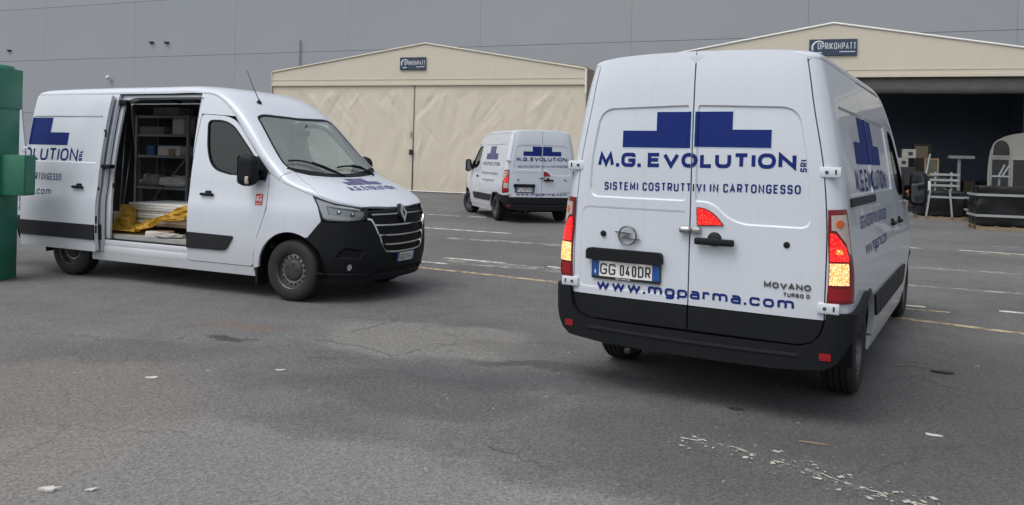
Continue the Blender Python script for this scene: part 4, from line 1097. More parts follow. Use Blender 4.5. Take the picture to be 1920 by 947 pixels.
# ---------------------------------------------------------------- setting materials
def asphalt():
    m, n, l, b = nt('asphalt')
    tc = n.new('ShaderNodeTexCoord')
    def noise(sc, det=6, ro=.6, vec=None):
        q = n.new('ShaderNodeTexNoise'); q.inputs['Scale'].default_value = sc; q.inputs['Detail'].default_value = det; q.inputs['Roughness'].default_value = ro
        l.new(vec or tc.outputs['Object'], q.inputs['Vector']); return q
    def ramp(inp, pts):
        r = n.new('ShaderNodeValToRGB'); l.new(inp, r.inputs[0])
        el = r.color_ramp.elements
        while len(el) < len(pts): el.new(.5)
        for e, (p, c) in zip(el, pts): e.position = p; e.color = (c[0], c[1], c[2], 1) if isinstance(c, tuple) else (c, c, c, 1)
        return r
    def mixc(fac, a, bb, mode='MIX'):
        q = n.new('ShaderNodeMix'); q.data_type = 'RGBA'; q.blend_type = mode
        for s_, v_ in ((0, fac), (6, a), (7, bb)):
            if isinstance(v_, (int, float)): q.inputs[s_].default_value = v_
            elif isinstance(v_, tuple): q.inputs[s_].default_value = (*v_, 1)
            else: l.new(v_, q.inputs[s_])
        return q.outputs[2]
    big = noise(.35, 6, .6)
    base = ramp(big.outputs['Fac'], [(.30, (.090, .090, .091)), (.50, (.114, .114, .114)), (.72, (.142, .141, .139))])
    med = noise(2.4, 8, .65)
    col = mixc(.75, base.outputs[0], ramp(med.outputs['Fac'], [(.25, .74), (.5, 1.0), (.8, 1.26)]).outputs[0], 'MULTIPLY')
    # tyre-polished and resurfaced areas with their own outlines
    warp = noise(1.1, 5, .6)
    wv = n.new('ShaderNodeVectorMath'); wv.operation = 'MULTIPLY_ADD'; wv.inputs[1].default_value = (1.3, 1.3, 0); l.new(warp.outputs['Color'], wv.inputs[0])
    sub = n.new('ShaderNodeVectorMath'); sub.operation = 'ADD'; sub.inputs[1].default_value = (-.65, -.65, 0)
    l.new(tc.outputs['Object'], wv.inputs[2]); l.new(wv.outputs[0], sub.inputs[0])
    for (cx, cy, rx, ry, rot, cc, st, hard) in [(-.75, 7.35, 1.05, .70, -.3, (.186, .181, .166), .62, .22), (.35, 7.05, .9, .25, -.35, (.115, .112, .103), .5, .4),
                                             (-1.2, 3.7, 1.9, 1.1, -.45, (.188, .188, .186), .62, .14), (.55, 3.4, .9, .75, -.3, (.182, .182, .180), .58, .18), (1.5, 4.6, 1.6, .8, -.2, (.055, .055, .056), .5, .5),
                                             (-3.1, 5.0, 1.2, 1.8, .2, (.180, .155, .130), .5, .7), (-2.2, 5.3, 1.0, .6, .1, (.155, .148, .138), .35, .6), (-2.55, 7.26, .28, .08, -.2, (.022, .022, .022), .75, .5),
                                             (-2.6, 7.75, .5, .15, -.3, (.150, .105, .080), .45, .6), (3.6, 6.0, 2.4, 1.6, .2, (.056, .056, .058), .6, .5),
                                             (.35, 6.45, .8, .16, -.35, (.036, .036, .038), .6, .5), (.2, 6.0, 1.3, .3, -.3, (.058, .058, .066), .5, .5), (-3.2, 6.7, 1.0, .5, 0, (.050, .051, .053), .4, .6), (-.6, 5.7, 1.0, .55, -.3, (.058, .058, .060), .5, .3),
                                             (1.5, 12.5, 6.0, .35, -.45, (.105, .103, .10), .35, .5), (1.0, 14.6, 6.0, .5, -.42, (.10, .099, .096), .35, .5), (0, 21, 8, 1.2, -.4, (.095, .094, .092), .35, .5)]:
        mp = n.new('ShaderNodeMapping'); mp.vector_type = 'TEXTURE'
        mp.inputs['Location'].default_value = (cx, cy, 0); mp.inputs['Rotation'].default_value = (0, 0, rot); mp.inputs['Scale'].default_value = (rx, ry, 1)
        l.new(sub.outputs[0], mp.inputs[0])
        ln = n.new('ShaderNodeVectorMath'); ln.operation = 'LENGTH'; l.new(mp.outputs[0], ln.inputs[0])
        mr = n.new('ShaderNodeMapRange'); mr.interpolation_type = 'SMOOTHSTEP'; mr.inputs[1].default_value = 1 + hard * .5; mr.inputs[2].default_value = 1 - hard; mr.inputs[3].default_value = 0; mr.inputs[4].default_value = st
        l.new(ln.outputs[1], mr.inputs[0])
        col = mixc(mr.outputs[0], col, cc)
    # aggregate
    vo = n.new('ShaderNodeTexVoronoi'); vo.inputs['Scale'].default_value = 85; l.new(tc.outputs['Object'], vo.inputs['Vector'])
    bw = n.new('ShaderNodeRGBToBW'); l.new(vo.outputs['Color'], bw.inputs[0])
    col = mixc(.8, col, ramp(bw.outputs[0], [(.12, .64), (.5, 1.0), (.88, 1.38)]).outputs[0], 'MULTIPLY')
    fine = noise(38, 5, .75)
    col = mixc(.7, col, ramp(fine.outputs['Fac'], [(.30, .62), (.5, 1.0), (.72, 1.42)]).outputs[0], 'MULTIPLY')
    # chips and specks
    v2 = n.new('ShaderNodeTexVoronoi'); v2.inputs['Scale'].default_value = 5.5; l.new(sub.outputs[0], v2.inputs['Vector'])
    sp = n.new('ShaderNodeMath'); sp.operation = 'LESS_THAN'; sp.inputs[1].default_value = .034; l.new(v2.outputs['Distance'], sp.inputs[0])
    col = mixc(sp.outputs[0], col, (.36, .35, .32))
    # hairline cracks, only where the mask lets them
    v3 = n.new('ShaderNodeTexVoronoi'); v3.feature = 'DISTANCE_TO_EDGE'; v3.inputs['Scale'].default_value = .55; l.new(sub.outputs[0], v3.inputs['Vector'])
    ck = n.new('ShaderNodeMath'); ck.operation = 'LESS_THAN'; ck.inputs[1].default_value = .0045; l.new(v3.outputs['Distance'], ck.inputs[0])
    cm = noise(.5, 3, .5); cmr = n.new('ShaderNodeMapRange'); cmr.inputs[1].default_value = .5; cmr.inputs[2].default_value = .6; cmr.inputs[4].default_value = .35; l.new(cm.outputs['Fac'], cmr.inputs[0])
    cf = n.new('ShaderNodeMath'); cf.operation = 'MULTIPLY'; l.new(ck.outputs[0], cf.inputs[0]); l.new(cmr.outputs[0], cf.inputs[1])
    col = mixc(cf.outputs[0], col, (.025, .025, .025))
    l.new(col, b.inputs['Base Color'])
    rr = ramp(med.outputs['Fac'], [(.2, .78), (.8, .92)]); l.new(rr.outputs[0], b.inputs['Roughness'])
    b.inputs['Specular IOR Level'].default_value = .35
    ad = n.new('ShaderNodeMath'); ad.operation = 'ADD'; l.new(bw.outputs[0], ad.inputs[0]); l.new(fine.outputs['Fac'], ad.inputs[1])
    bp = n.new('ShaderNodeBump'); bp.inputs['Strength'].default_value = .55; bp.inputs['Distance'].default_value = .006
    l.new(ad.outputs[0], bp.inputs['Height']); l.new(bp.outputs[0], b.inputs['Normal'])
asphalt()
def worn_paint(name, col, thr, scale=6.0, soft=.06, detail=9):
    m, n, l, b = nt(name)
    b.inputs['Base Color'].default_value = (*col, 1); b.inputs['Roughness'].default_value = .75
    tc = n.new('ShaderNodeTexCoord'); nz = n.new('ShaderNodeTexNoise'); nz.inputs['Scale'].default_value = scale; nz.inputs['Detail'].default_value = detail; nz.inputs['Roughness'].default_value = .72
    l.new(tc.outputs['Object'], nz.inputs['Vector'])
    mr = n.new('ShaderNodeMapRange'); mr.inputs[1].default_value = thr - soft; mr.inputs[2].default_value = thr + soft
    l.new(nz.outputs['Fac'], mr.inputs[0]); l.new(mr.outputs[0], b.inputs['Alpha'])
worn_paint('line_white', (.60, .58, .52), .46, 5, .09)
worn_paint('line_yellow', (.44, .36, .22), .46, 5, .10)
worn_paint('line_ghost', (.28, .27, .25), .50, 3, .10)
worn_paint('spill_white', (.50, .475, .41), .57, 11.0, .05, 12)
worn_paint('dust_pale', (.26, .25, .225), .66, 9, .10, 14)
def fabric(name, col, var=.12):
    m, n, l, b = nt(name)
    b.inputs['Roughness'].default_value = .62
    tc = n.new('ShaderNodeTexCoord')
    mp = n.new('ShaderNodeMapping'); mp.inputs['Scale'].default_value = (1, 1, .35); l.new(tc.outputs['Object'], mp.inputs[0])
    nz = n.new('ShaderNodeTexNoise'); nz.inputs['Scale'].default_value = .8; nz.inputs['Detail'].default_value = 8; nz.inputs['Roughness'].default_value = .62; l.new(mp.outputs[0], nz.inputs['Vector'])
    mx = n.new('ShaderNodeMix'); mx.data_type = 'RGBA'
    mx.inputs[6].default_value = (col[0] * (1 - var), col[1] * (1 - var), col[2] * (1 - var * 1.3), 1); mx.inputs[7].default_value = (col[0] * (1 + var), col[1] * (1 + var), col[2] * (1 + var), 1)
    l.new(nz.outputs['Fac'], mx.inputs[0])
    # earth thrown up along the hem
    sp = n.new('ShaderNodeSeparateXYZ'); l.new(tc.outputs['Object'], sp.inputs[0])
    mr = n.new('ShaderNodeMapRange'); mr.inputs[1].default_value = 1.1; mr.inputs[2].default_value = 0; mr.inputs[3].default_value = 0; mr.inputs[4].default_value = .5; l.new(sp.outputs['Z'], mr.inputs[0])
    mu = n.new('ShaderNodeMath'); mu.operation = 'MULTIPLY'; l.new(mr.outputs[0], mu.inputs[0]); l.new(nz.outputs['Fac'], mu.inputs[1])
    m2 = n.new('ShaderNodeMix'); m2.data_type = 'RGBA'; m2.inputs[7].default_value = (.30, .24, .17, 1); l.new(mu.outputs[0], m2.inputs[0]); l.new(mx.outputs[2], m2.inputs[6])
    l.new(m2.outputs[2], b.inputs['Base Color'])
    nb = n.new('ShaderNodeTexNoise'); nb.inputs['Scale'].default_value = 2.2; nb.inputs['Detail'].default_value = 5; nb.inputs['Distortion'].default_value = .8; l.new(mp.outputs[0], nb.inputs['Vector'])
    bp = n.new('ShaderNodeBump'); bp.inputs['Strength'].default_value = .5; bp.inputs['Distance'].default_value = .05; l.new(nb.outputs['Fac'], bp.inputs['Height']); l.new(bp.outputs[0], b.inputs['Normal'])
fabric('tent_fabric', (.575, .525, .43), .06); fabric('gable_fabric', (.55, .51, .42), .04)
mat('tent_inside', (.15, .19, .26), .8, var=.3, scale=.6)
mat('roller_fabric', (.16, .15, .145), .75, var=.35, scale=1.5, bump=.4, bscale=6)
mat('white_webbing', (.72, .72, .69), .5, var=.1, scale=3)
mat('cladding', (.270, .292, .318), .6, var=.12, scale=.10)
mat('cladding_b', (.266, .288, .315), .62, var=.12, scale=.10)
mat('joint_dark', (.19, .20, .215), .8)
mat('vent_dark', (.04, .04, .045), .7)
mat('green_steel', (.024, .170, .108), .5, var=.22, scale=5, rvar=.12, bump=.15, bscale=14)
mat('green_steel_b', (.022, .155, .090), .5, var=.3, scale=7, rvar=.12, bump=.2, bscale=18)
mat('rust', (.16, .07, .035), .85, var=.4, scale=12)
mat('sign_blue', (.022, .042, .085), .4)
mat('sign_white', (.62, .66, .70), .5)
mat('wrap_black', (.008, .008, .009), .36, var=.3, scale=3, bump=.7, bscale=9, rvar=.1, spec=.3)
mat('strap_white', (.27, .30, .30), .5, var=.2, scale=6)
mat('pallet_wood', (.24, .18, .12), .8, var=.3, scale=5)
mat('board_white', (.66, .66, .64), .7, var=.1, scale=6)
mat('board_core', (.50, .48, .44), .8, var=.15, scale=12)
def tarp():
    m, n, l, b = nt('yellow_film')
    b.inputs['Base Color'].default_value = (.62, .37, .035, 1); b.inputs['Roughness'].default_value = .32
    b.inputs['Subsurface Weight'].default_value = .0
    tc = n.new('ShaderNodeTexCoord'); nb = n.new('ShaderNodeTexNoise'); nb.inputs['Scale'].default_value = 14; nb.inputs['Detail'].default_value = 6; nb.inputs['Distortion'].default_value = 1.5
    l.new(tc.outputs['Object'], nb.inputs['Vector'])
    rp = n.new('ShaderNodeMix'); rp.data_type = 'RGBA'; rp.inputs[6].default_value = (.52, .29, .02, 1); rp.inputs[7].default_value = (.90, .64, .10, 1); l.new(nb.outputs['Fac'], rp.inputs[0]); l.new(rp.outputs[2], b.inputs['Base Color'])
    bp = n.new('ShaderNodeBump'); bp.inputs['Strength'].default_value = .7; bp.inputs['Distance'].default_value = .02; l.new(nb.outputs['Fac'], bp.inputs['Height']); l.new(bp.outputs[0], b.inputs['Normal'])
tarp()
mat('bag_grey', (.30, .29, .27), .7, var=.3, scale=9, bump=.5, bscale=12)
mat('bag_white', (.55, .55, .53), .6, var=.2, scale=9, bump=.5, bscale=12)
mat('card_brown', (.30, .20, .12), .8, var=.2, scale=7)
mat('case_white', (.62, .62, .60), .5)
mat('steel_grey', (.24, .245, .25), .45, metal=.5, var=.2, scale=6)
mat('orange_paint', (.42, .13, .02), .5, var=.2, scale=5)
mat('trailer_skin', (.27, .262, .24), .4, var=.12, scale=1.2)
mat('trailer_dark', (.012, .0125, .014), .6, var=.2, scale=2)
mat('dim_glass', (.02, .024, .028), .08)
mat('olive_board', (.10, .10, .07), .7, var=.4, scale=6)
mat('litter_white', (.48, .475, .44), .85, var=.3, scale=30); mat('litter_brown', (.19, .15, .105), .85); mat('litter_dark', (.03, .028, .025), .8)

# ---------------------------------------------------------------- ground
bm = bmesh.new()
vs = [bm.verts.new(p) for p in ((-300, -300, 0), (300, -300, 0), (300, 300, 0), (-300, 300, 0))]
bm.faces.new(vs)
ground = tag(bm_obj('ground', bm, 'asphalt'), kind='structure')
def strip(name, pts, w, m, z=.004, taper=0.0):
    b = bmesh.new(); L = []
    for i, p in enumerate(pts):
        p = Vector(p); a = Vector(pts[max(0, i - 1)]); c = Vector(pts[min(len(pts) - 1, i + 1)])
        t = (c - a).normalized(); nn = Vector((-t.y, t.x)); ww = w * (1 - taper * (i / max(1, len(pts) - 1)))
        L.append((b.verts.new((p.x + nn.x * ww / 2, p.y + nn.y * ww / 2, z)), b.verts.new((p.x - nn.x * ww / 2, p.y - nn.y * ww / 2, z))))
    for a, c in zip(L, L[1:]): b.faces.new((a[0], a[1], c[1], c[0]))
    return bm_obj(name, b, m, ground)
for pts, w, m_ in [([(-2.6, 19.36), (.02, 18.19)], .14, 'line_white'), ([(-1.08, 13.45), (-.04, 12.92)], .12, 'line_white'), ([(-1.6, 12.95), (-.98, 12.66)], .11, 'line_white'),
                   ([(-1.6, 12.32), (.74, 11.0), (2.6, 9.97), (4.41, 9.05), (6.2, 7.7)], .13, 'line_yellow'), ([(4.6, 10.06), (5.08, 9.83)], .10, 'line_white'), ([(4.5, 9.78), (5.2, 9.5)], .07, 'line_yellow'),
                   ([(8.0, 17.7), (8.80, 17.24)], .12, 'line_white'), ([(9.5, 17.1), (11.6, 15.95)], .14, 'line_white'), ([(9.6, 16.6), (11.4, 15.7)], .10, 'line_yellow'), ([(5.9, 9.7), (6.9, 9.15)], .11, 'line_white'),
                   ([(.60, 12.68), (1.6, 12.1)], .10, 'line_white'), ([(-3.4, 25.8), (1.5, 24.2)], .12, 'line_ghost'), ([(-2.9, 23.75), (-1.7, 23.42)], .13, 'line_white'), ([(-1.2, 23.2), (-.7, 23.05)], .2, 'line_white'),
                   ([(-1.7, 23.3), (-1.45, 23.2)], .15, 'line_white'), ([(6.5, 20.2), (12.5, 17.6)], .12, 'line_ghost'), ([(-1.2, 13.1), (3.5, 11.1)], .5, 'line_ghost'), ([(-1.5, 16.9), (4.5, 14.6)], .4, 'line_ghost'), ([(5, 14.6), (12, 11.9)], .3, 'line_ghost'), ([(4.6, 12.2), (9, 10.3)], .18, 'line_ghost')]:
    strip('painted_line', pts, w, m_, z=.004 if m_ != 'line_ghost' else .0025)
# spilt plaster bottom right, a line of it and crumbs
rnd = random.Random(5)
def blob(cx, cy, r, ang=0, el=1.0, n=14, jag=.35):
    out = []
    for k in range(n):
        a = 2 * math.pi * k / n; rr = r * (1 + jag * (rnd.random() - .5) * 2)
        x, y = rr * math.cos(a) * el, rr * math.sin(a)
        out.append((cx + x * math.cos(ang) - y * math.sin(ang), cy + x * math.sin(ang) + y * math.cos(ang)))
    return out
def flat(name, polys, m, z, parent):
    return lay(name, poly_bm(polys, 0), plane_surf((0, 0, z), (1, 0, 0), (0, 1, 0)), m, parent, out=(0, 0, -9), analytic=False)
path = [(1.12, 4.86), (1.34, 4.74), (1.50, 4.56), (1.66, 4.44), (1.80, 4.24), (1.96, 4.10), (2.08, 3.98), (2.2, 3.8)]
strip('plaster_spill', path, .055, 'spill_white', .004); strip('plaster_spill', [(p[0] + .05, p[1] + .02) for p in path], .26, 'dust_pale', .0028)
mat('crumb_white', (.40, .385, .34), .9, var=.4, scale=40)
cr = []
for k in range(90):
    t = rnd.random() * (len(path) - 1.001); i = int(t); a, b_ = path[i], path[i + 1]; q = t - i
    cr.append(blob(a[0] + (b_[0] - a[0]) * q + rnd.gauss(0, .10), a[1] + (b_[1] - a[1]) * q + rnd.gauss(0, .07),   .003 + .013 * rnd.random() ** 3, rnd.random() * 3, 1.6, 11, .6))
for k in range(7):
    t = k / 6 * (len(path) - 1.001); i = int(t); a, b_ = path[i], path[i + 1]; q = t - i
    an = math.atan2(b_[1] - a[1], b_[0] - a[0])
    cr.append(blob(a[0] + (b_[0] - a[0]) * q + rnd.gauss(0, .012), a[1] + (b_[1] - a[1]) * q, .006 + .004 * rnd.random(), an, 7, 22, .8))
c = flat('plaster_crumbs', cr, 'crumb_white', .006, ground); c['kind'] = 'stuff'
cr = []
for k in range(190):
    x = rnd.uniform(-3.4, 4.6); y = 3.4 + 6.5 * rnd.random() ** 1.5
    cr.append(blob(x, y, .003 + .005 * rnd.random() ** 2, rnd.random() * 3, 1.5, 6))
c = flat('stone_chips', cr, 'crumb_white', .005, ground); c['kind'] = 'stuff'
# long cracks with an edge of their own
mat('crack_dark', (.040, .040, .040), .9)
def crack(pts, w):
    out = []
    for a, b_ in zip(pts, pts[1:]):
        for k in range(6):
            t = k / 6; out.append((a[0] + (b_[0] - a[0]) * t + rnd.gauss(0, .012), a[1] + (b_[1] - a[1]) * t + rnd.gauss(0, .02)))
    strip('crack', out + [pts[-1]], w, 'crack_dark', .0035, .5)
crack([(-1.75, 7.25), (-1.30, 7.05), (-.93, 6.72), (-.72, 7.05), (-.39, 7.25), (.5, 7.35)], .007)
crack([(-1.48, 7.6), (-1.2, 8.0), (-1.12, 8.25)], .009)
crack([(-1.62, 6.55), (-1.38, 6.62), (-1.1, 6.68)], .007)
crack([(-.10, 4.66), (.08, 4.52), (.28, 4.3)], .006)

# ---------------------------------------------------------------- warehouse behind everything
e2 = Vector((.925, -.380, 0)); n2 = Vector((.380, .925, 0))
wh = empty('warehouse', (-.24, 59.89, 0), math.atan2(e2.y, e2.x))
tag(wh, 'huge grey panelled warehouse wall filling the background behind the beige tents', 'building')
box_obj('backing_wall', (-8, .35, 13), (210, .3, 26), 'joint_dark', wh)
rows = [0, 5.05, 10.12, 15.2, 20.3, 25.4]; cw_ = 11.6
pm = {}
for i in range(len(rows) - 1):
    h = rows[i + 1] - rows[i] - .026
    me = None
    for j in range(-8, 8):
        if i not in pm:
            o = box_obj('wall_panel', (0, 0, 0), (cw_ - .012, .16, h), 'cladding' if i % 2 else 'cladding_b', wh); pm[i] = o.data
        else:
            o = link('wall_panel', pm[i], None, wh)
        o.location = (j * cw_ + 3.2, .08 + (.006 if (i * 7 + j * 3) % 4 == 0 else 0), (rows[i] + rows[i + 1]) / 2)
def on_wall(x, y): return (Vector((x, y, 0)) - Vector((-.24, 59.89, 0))).dot(e2)
for (wx, wy, wz) in ((-32.91, 73.29, 11.41), (-31.26, 72.61, 11.35), (-50.23, 80.4, 11.18)):
    vb = bmesh.new(); box(vb, (on_wall(wx, wy), -.06, wz), (.42, .14, .16), bev=.02); box(vb, (on_wall(wx, wy), -.14, wz + .05), (.5, .2, .04))
    bm_obj('wall_vent', vb, 'vent_dark', wh)
lb = bmesh.new(); lx = on_wall(-37.5, 75.2)
lathe(lb, [(.02, -.2), (.16, -.12), (.20, 0), (.15, .12), (.02, .18)], 14, 'Z', c=(lx, -.35, 8.3)); tube(lb, [(lx, 0, 8.0), (lx, -.3, 8.05), (lx, -.35, 8.2)], .05, 8)
bm_obj('wall_lamp', lb, 'case_white', wh, True, 50)
pb = bmesh.new(); px_ = on_wall(-17.8, 67.1); tube(pb, [(px_, -.15, 0), (px_, -.15, 11.15)], .06, 8)
bm_obj('downpipe', pb, 'strap_white', wh, True, 50)

# ---------------------------------------------------------------- tents
from mathutils import noise as mnoise
TE = Vector((.947, -.322, 0)); TA = math.atan2(TE.y, TE.x)
def tent(loc, label, width, eave, ridge, val, depth, rx, closed, slit, sign):
    r = empty('storage_tent', loc, TA); tag(r, label, 'tent', 'beige storage tents against the warehouse')
    sf = plane_surf((0, 0, 0), (1, 0, 0), (0, 0, 1)); OUT = (width / 2, 50, 3)
    gab = densify([(0, val), (width, val), (width, eave - .12), (width - .12, eave), (rx, ridge), (.12, eave), (0, eave - .12)], 1.0)
    lay('gable', relief(gab, rim=.06, z=.02, grid=(.8, .5)), sf, 'gable_fabric', r, out=OUT)
    # valance hems
    for (z0, z1, zz) in ((val - .02, val + .10, .05), (val + .26, val + .32, .035)):
        lay('hem', relief([(0.02, z0), (width - .02, z0), (width - .02, z1), (.02, z1)], rim=.04, z=zz, grid=(1, 1)), sf, 'gable_fabric', r, out=OUT)
    tb = bmesh.new(); tube(tb, [(0, -.03, .05), (0, -.03, eave - .08), (rx, -.03, ridge + .02), (width, -.03, eave - .08), (width, -.03, .05)], .045, 8)
    bm_obj('edge_trim', tb, 'white_webbing' if not closed else 'gable_fabric', r, True, 30)
    if closed:
        tb = bmesh.new(); tube(tb, [(width + .005, -.05, val - .4), (width + .005, -.05, eave - .1)], .05, 8); bm_obj('corner_webbing', tb, 'white_webbing', r, True, 30)
    # roof sheets
    for (x0, z0, x1, z1) in ((-.02, eave, rx, ridge), (rx, ridge, width + .02, eave)):
        b = bmesh.new(); N = 12; rows_ = []
        for k in range(N + 1):
            yy = depth * k / N; sag = -.05 * math.sin(math.pi * ((k * 3 / N) % 1))
            rows_.append([b.verts.new((x0 + (x1 - x0) * t, yy, z0 + (z1 - z0) * t + sag * math.sin(math.pi * t))) for t in (0, .25, .5, .75, 1)])
        for p_, q_ in zip(rows_, rows_[1:]):
            for k in range(4): b.faces.new((p_[k], p_[k + 1], q_[k + 1], q_[k]))
        bmesh.ops.solidify(b, geom=b.faces[:], thickness=.02)
        bm_obj('roof_sheet', b, 'gable_fabric', r, True, 40)
    # side walls and back
    for sx in (0, width):
        b = bmesh.new(); N = 40; cols = []
        for k in range(N + 1):
            yy = .05 + (depth - .05) * k / N
            d = (.10 * mnoise.noise((yy * .7, sx, 1.3)) + .03) * (1 if sx else -1)
            cols.append([b.verts.new((sx + d * math.sin(math.pi * t), yy, (eave - .1) * t)) for t in (0, .2, .4, .6, .8, 1)])
        for p_, q_ in zip(cols, cols[1:]):
            for k in range(5): b.faces.new((p_[k], p_[k + 1], q_[k + 1], q_[k]))
        bmesh.ops.solidify(b, geom=b.faces[:], thickness=.02)
        bm_obj('side_wall', b, 'tent_fabric', r, True, 40)
    box_obj('back_wall', (width / 2, depth, ridge / 2 - .6), (width - .1, .05, ridge - 1.2), 'tent_fabric', r)
    if closed:
        for (x0, x1, sd_) in ((.05, slit - .03, 3.1), (slit + .03, width - .05, 8.7)):
            b = bmesh.new(); NX, NZ = 200, 84; g = []
            rc = random.Random(int(sd_ * 10)); cre = []
            for q in range(95):
                xa = rc.uniform(x0, x1); zb = rc.choice((val - rc.random() * .5, rc.uniform(.5, val)))
                ln = rc.uniform(.5, 2.6); sl = rc.gauss(0, .45) + (.35 if xa < slit else -.35) * rc.random() * (1 if zb > 2.6 else -1)
                cre.append((xa, zb, sl, ln, rc.uniform(.06, .14), rc.choice((-1, 1)) * rc.uniform(.006, .019)))
            for q in range(26):                                  # pulls towards the lacing near the ground
                z0_ = rc.uniform(.4, 2.4); sgn_ = -1 if xa < slit else 1
                cre.append((slit + (1 if x0 > slit else -1) * rc.uniform(.05, .5), z0_ + rc.uniform(.5, 2.2), (1 if x0 > slit else -1) * -rc.uniform(.1, .8), rc.uniform(.8, 2.2), rc.uniform(.06, .12), rc.uniform(.008, .022)))
            X = np.linspace(x0, x1, NX + 1)[:, None]; Z = (.02 + (val - .03) * np.linspace(0, 1, NZ + 1))[None, :]
            D = np.zeros((NX + 1, NZ + 1))
            for (xa, zb, sl, ln, wd, am) in cre:
                t_ = (zb - Z); xc = xa + sl * t_
                f_ = np.clip(t_ / ln, 0, 1); envl = np.where((t_ > 0) & (t_ < ln), np.sin(np.pi * f_) ** .7, 0)
                D += am * envl * np.exp(-((X - xc) / (wd * (1 + .8 * f_))) ** 2)
            for i in range(NX + 1):
                t = i / NX; xx = x0 + (x1 - x0) * t; col = []
                for k in range(NZ + 1):
                    zt = k / NZ; zz = .02 + (val - .03) * zt
                    d = D[i, k] + .035 * mnoise.noise((xx * .5 + zz * .3, zz * .3, sd_ + 4)) + .014 * mnoise.noise((xx * 1.6, zz * .7, sd_ + 1))
                    env = min(1, (1 - zt) * 9 + .1) * min(1, t * 20 + .1) * min(1, (1 - t) * 20 + .1)
                    col.append(b.verts.new((xx, .04 - d * env, zz)))
                g.append(col)
            for i in range(NX):
                for k in range(NZ): b.faces.new((g[i][k], g[i + 1][k], g[i + 1][k + 1], g[i][k + 1]))
            bm_obj('curtain', b, 'tent_fabric', r, True)
        pb_ = bmesh.new(); tube(pb_, [(slit, .03, 0), (slit, .03, val)], .035, 8); bm_obj('centre_pole', pb_, 'roller_fabric', r, True)
        box_obj('curtain_lock', (slit - .06, -.08, 1.9), (.16, .06, .26), 'dark_core', r, bev=.01)
        box_obj('curtain_strap', (slit - .07, -.07, 2.75), (.05, .03, .3), 'roller_fabric', r, bev=.01)
        b = bmesh.new()
        for k in range(80):
            xx = .1 + (width - .2) * k / 79
            mnx = .10 + .05 * mnoise.noise((xx * 2, 3, 3))
            box(b, (xx, -.06 + .03 * mnoise.noise((xx, 8, 1)), .05), (.24, mnx, .06 + .05 * mnoise.noise((xx * 1.7, 1, 1))), bev=.02, seg=1)
        o = bm_obj('curtain_hem', b, 'bag_white', r, True, 60); o['kind'] = 'stuff'
    else:
        # rolled-up curtain under the gable, posts, dark sheets for the inner shade
        b = bmesh.new()
        for i in range(41):
            xx = .2 + (width - .4) * i / 40
            ring = [b.verts.new((xx, .40 + (.20 + .03 * mnoise.noise((xx, 1, 2))) * math.cos(2 * math.pi * k / 12), val - .25 + (.40 + .03 * mnoise.noise((xx * .8, k, 5))) * math.sin(2 * math.pi * k / 12))) for k in range(12)]
            if i:
                for k in range(12): b.faces.new((prev[k], prev[(k + 1) % 12], ring[(k + 1) % 12], ring[k]))
            prev = ring
        bm_obj('rolled_curtain', b, 'roller_fabric', r, True)
        for xx in (.25, width - .25):
            pb_ = bmesh.new(); box(pb_, (xx, .3, val / 2), (.18, .18, val)); bm_obj('post', pb_, 'steel_grey', r)
        for yy in (3.6, 7.2):
            fb_ = bmesh.new(); tube(fb_, [(.32, yy, 0), (.32, yy, eave - .75), (.9, yy, eave - .42), (width - .9, yy, eave - .42), (width - .32, yy, eave - .75), (width - .32, yy, 0)], .07, 8)
            bm_obj('portal_frame', fb_, 'steel_grey', r, True, 40)
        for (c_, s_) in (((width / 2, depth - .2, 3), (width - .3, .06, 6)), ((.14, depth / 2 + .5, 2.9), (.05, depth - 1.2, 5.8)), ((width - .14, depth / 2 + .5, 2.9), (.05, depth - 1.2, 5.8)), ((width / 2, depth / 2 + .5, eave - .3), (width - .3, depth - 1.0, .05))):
            box_obj('painted_shade_sheet', c_, s_, 'tent_inside', r)  # navy sheets added to darken the tent's inside, shade put into their colour
    (sx, sz, sw_, sh_) = sign
    sg_ = box_obj('sign_board', (sx, -.07, sz), (sw_, .05, sh_), 'sign_blue', r, bev=.008)
    ss = plane_surf((sx - sw_ / 2, -.096, sz - sh_ / 2), (1, 0, 0), (0, 0, 1))
    k = sw_ / 1.35
    lay('sign_lettering', text_bm('OPRIKOMPATT', .24 * k, 1.32 * k, sh_ * .38, .20 * k, .020 * k, .14, .3, z=.004), ss, 'sign_white', r, out=(sx, 50, sz))
    sw = bmesh.new()
    pts = arc(.27 * k, sh_ * .50, .21 * k, 50, 205, 16); pin = arc(.285 * k, sh_ * .49, .175 * k, 50, 205, 16)
    lay('sign_swoosh', poly_bm([pts + pin[::-1]], .004), ss, 'sign_white', r, out=(sx, 50, sz)); sw.free()
    lay('sign_rule', poly_bm([[(.86 * k, sh_ * .20), (1.30 * k, sh_ * .20), (1.30 * k, sh_ * .25), (.86 * k, sh_ * .25)], [(.16 * k, sh_ * .14), (.36 * k, sh_ * .14), (.36 * k, sh_ * .21), (.16 * k, sh_ * .21)]], .004), ss, 'sign_white', r, out=(sx, 50, sz))
    return r
tent((-12.37, 41.3, 0), 'closed beige storage tent with two laced curtains and a small sign on its gable', 16.45, 5.88, 7.08, 5.12, 17, 8.55, True, 8.02, (7.95, 6.14, 1.36, .60))
tent((5.14, 35.36, 0), 'open beige storage tent with dark inside, behind the near van', 17.0, 6.15, 7.52, 5.36, 11, 8.15, False, 8.0, (8.15, 6.55, 1.80, .66))

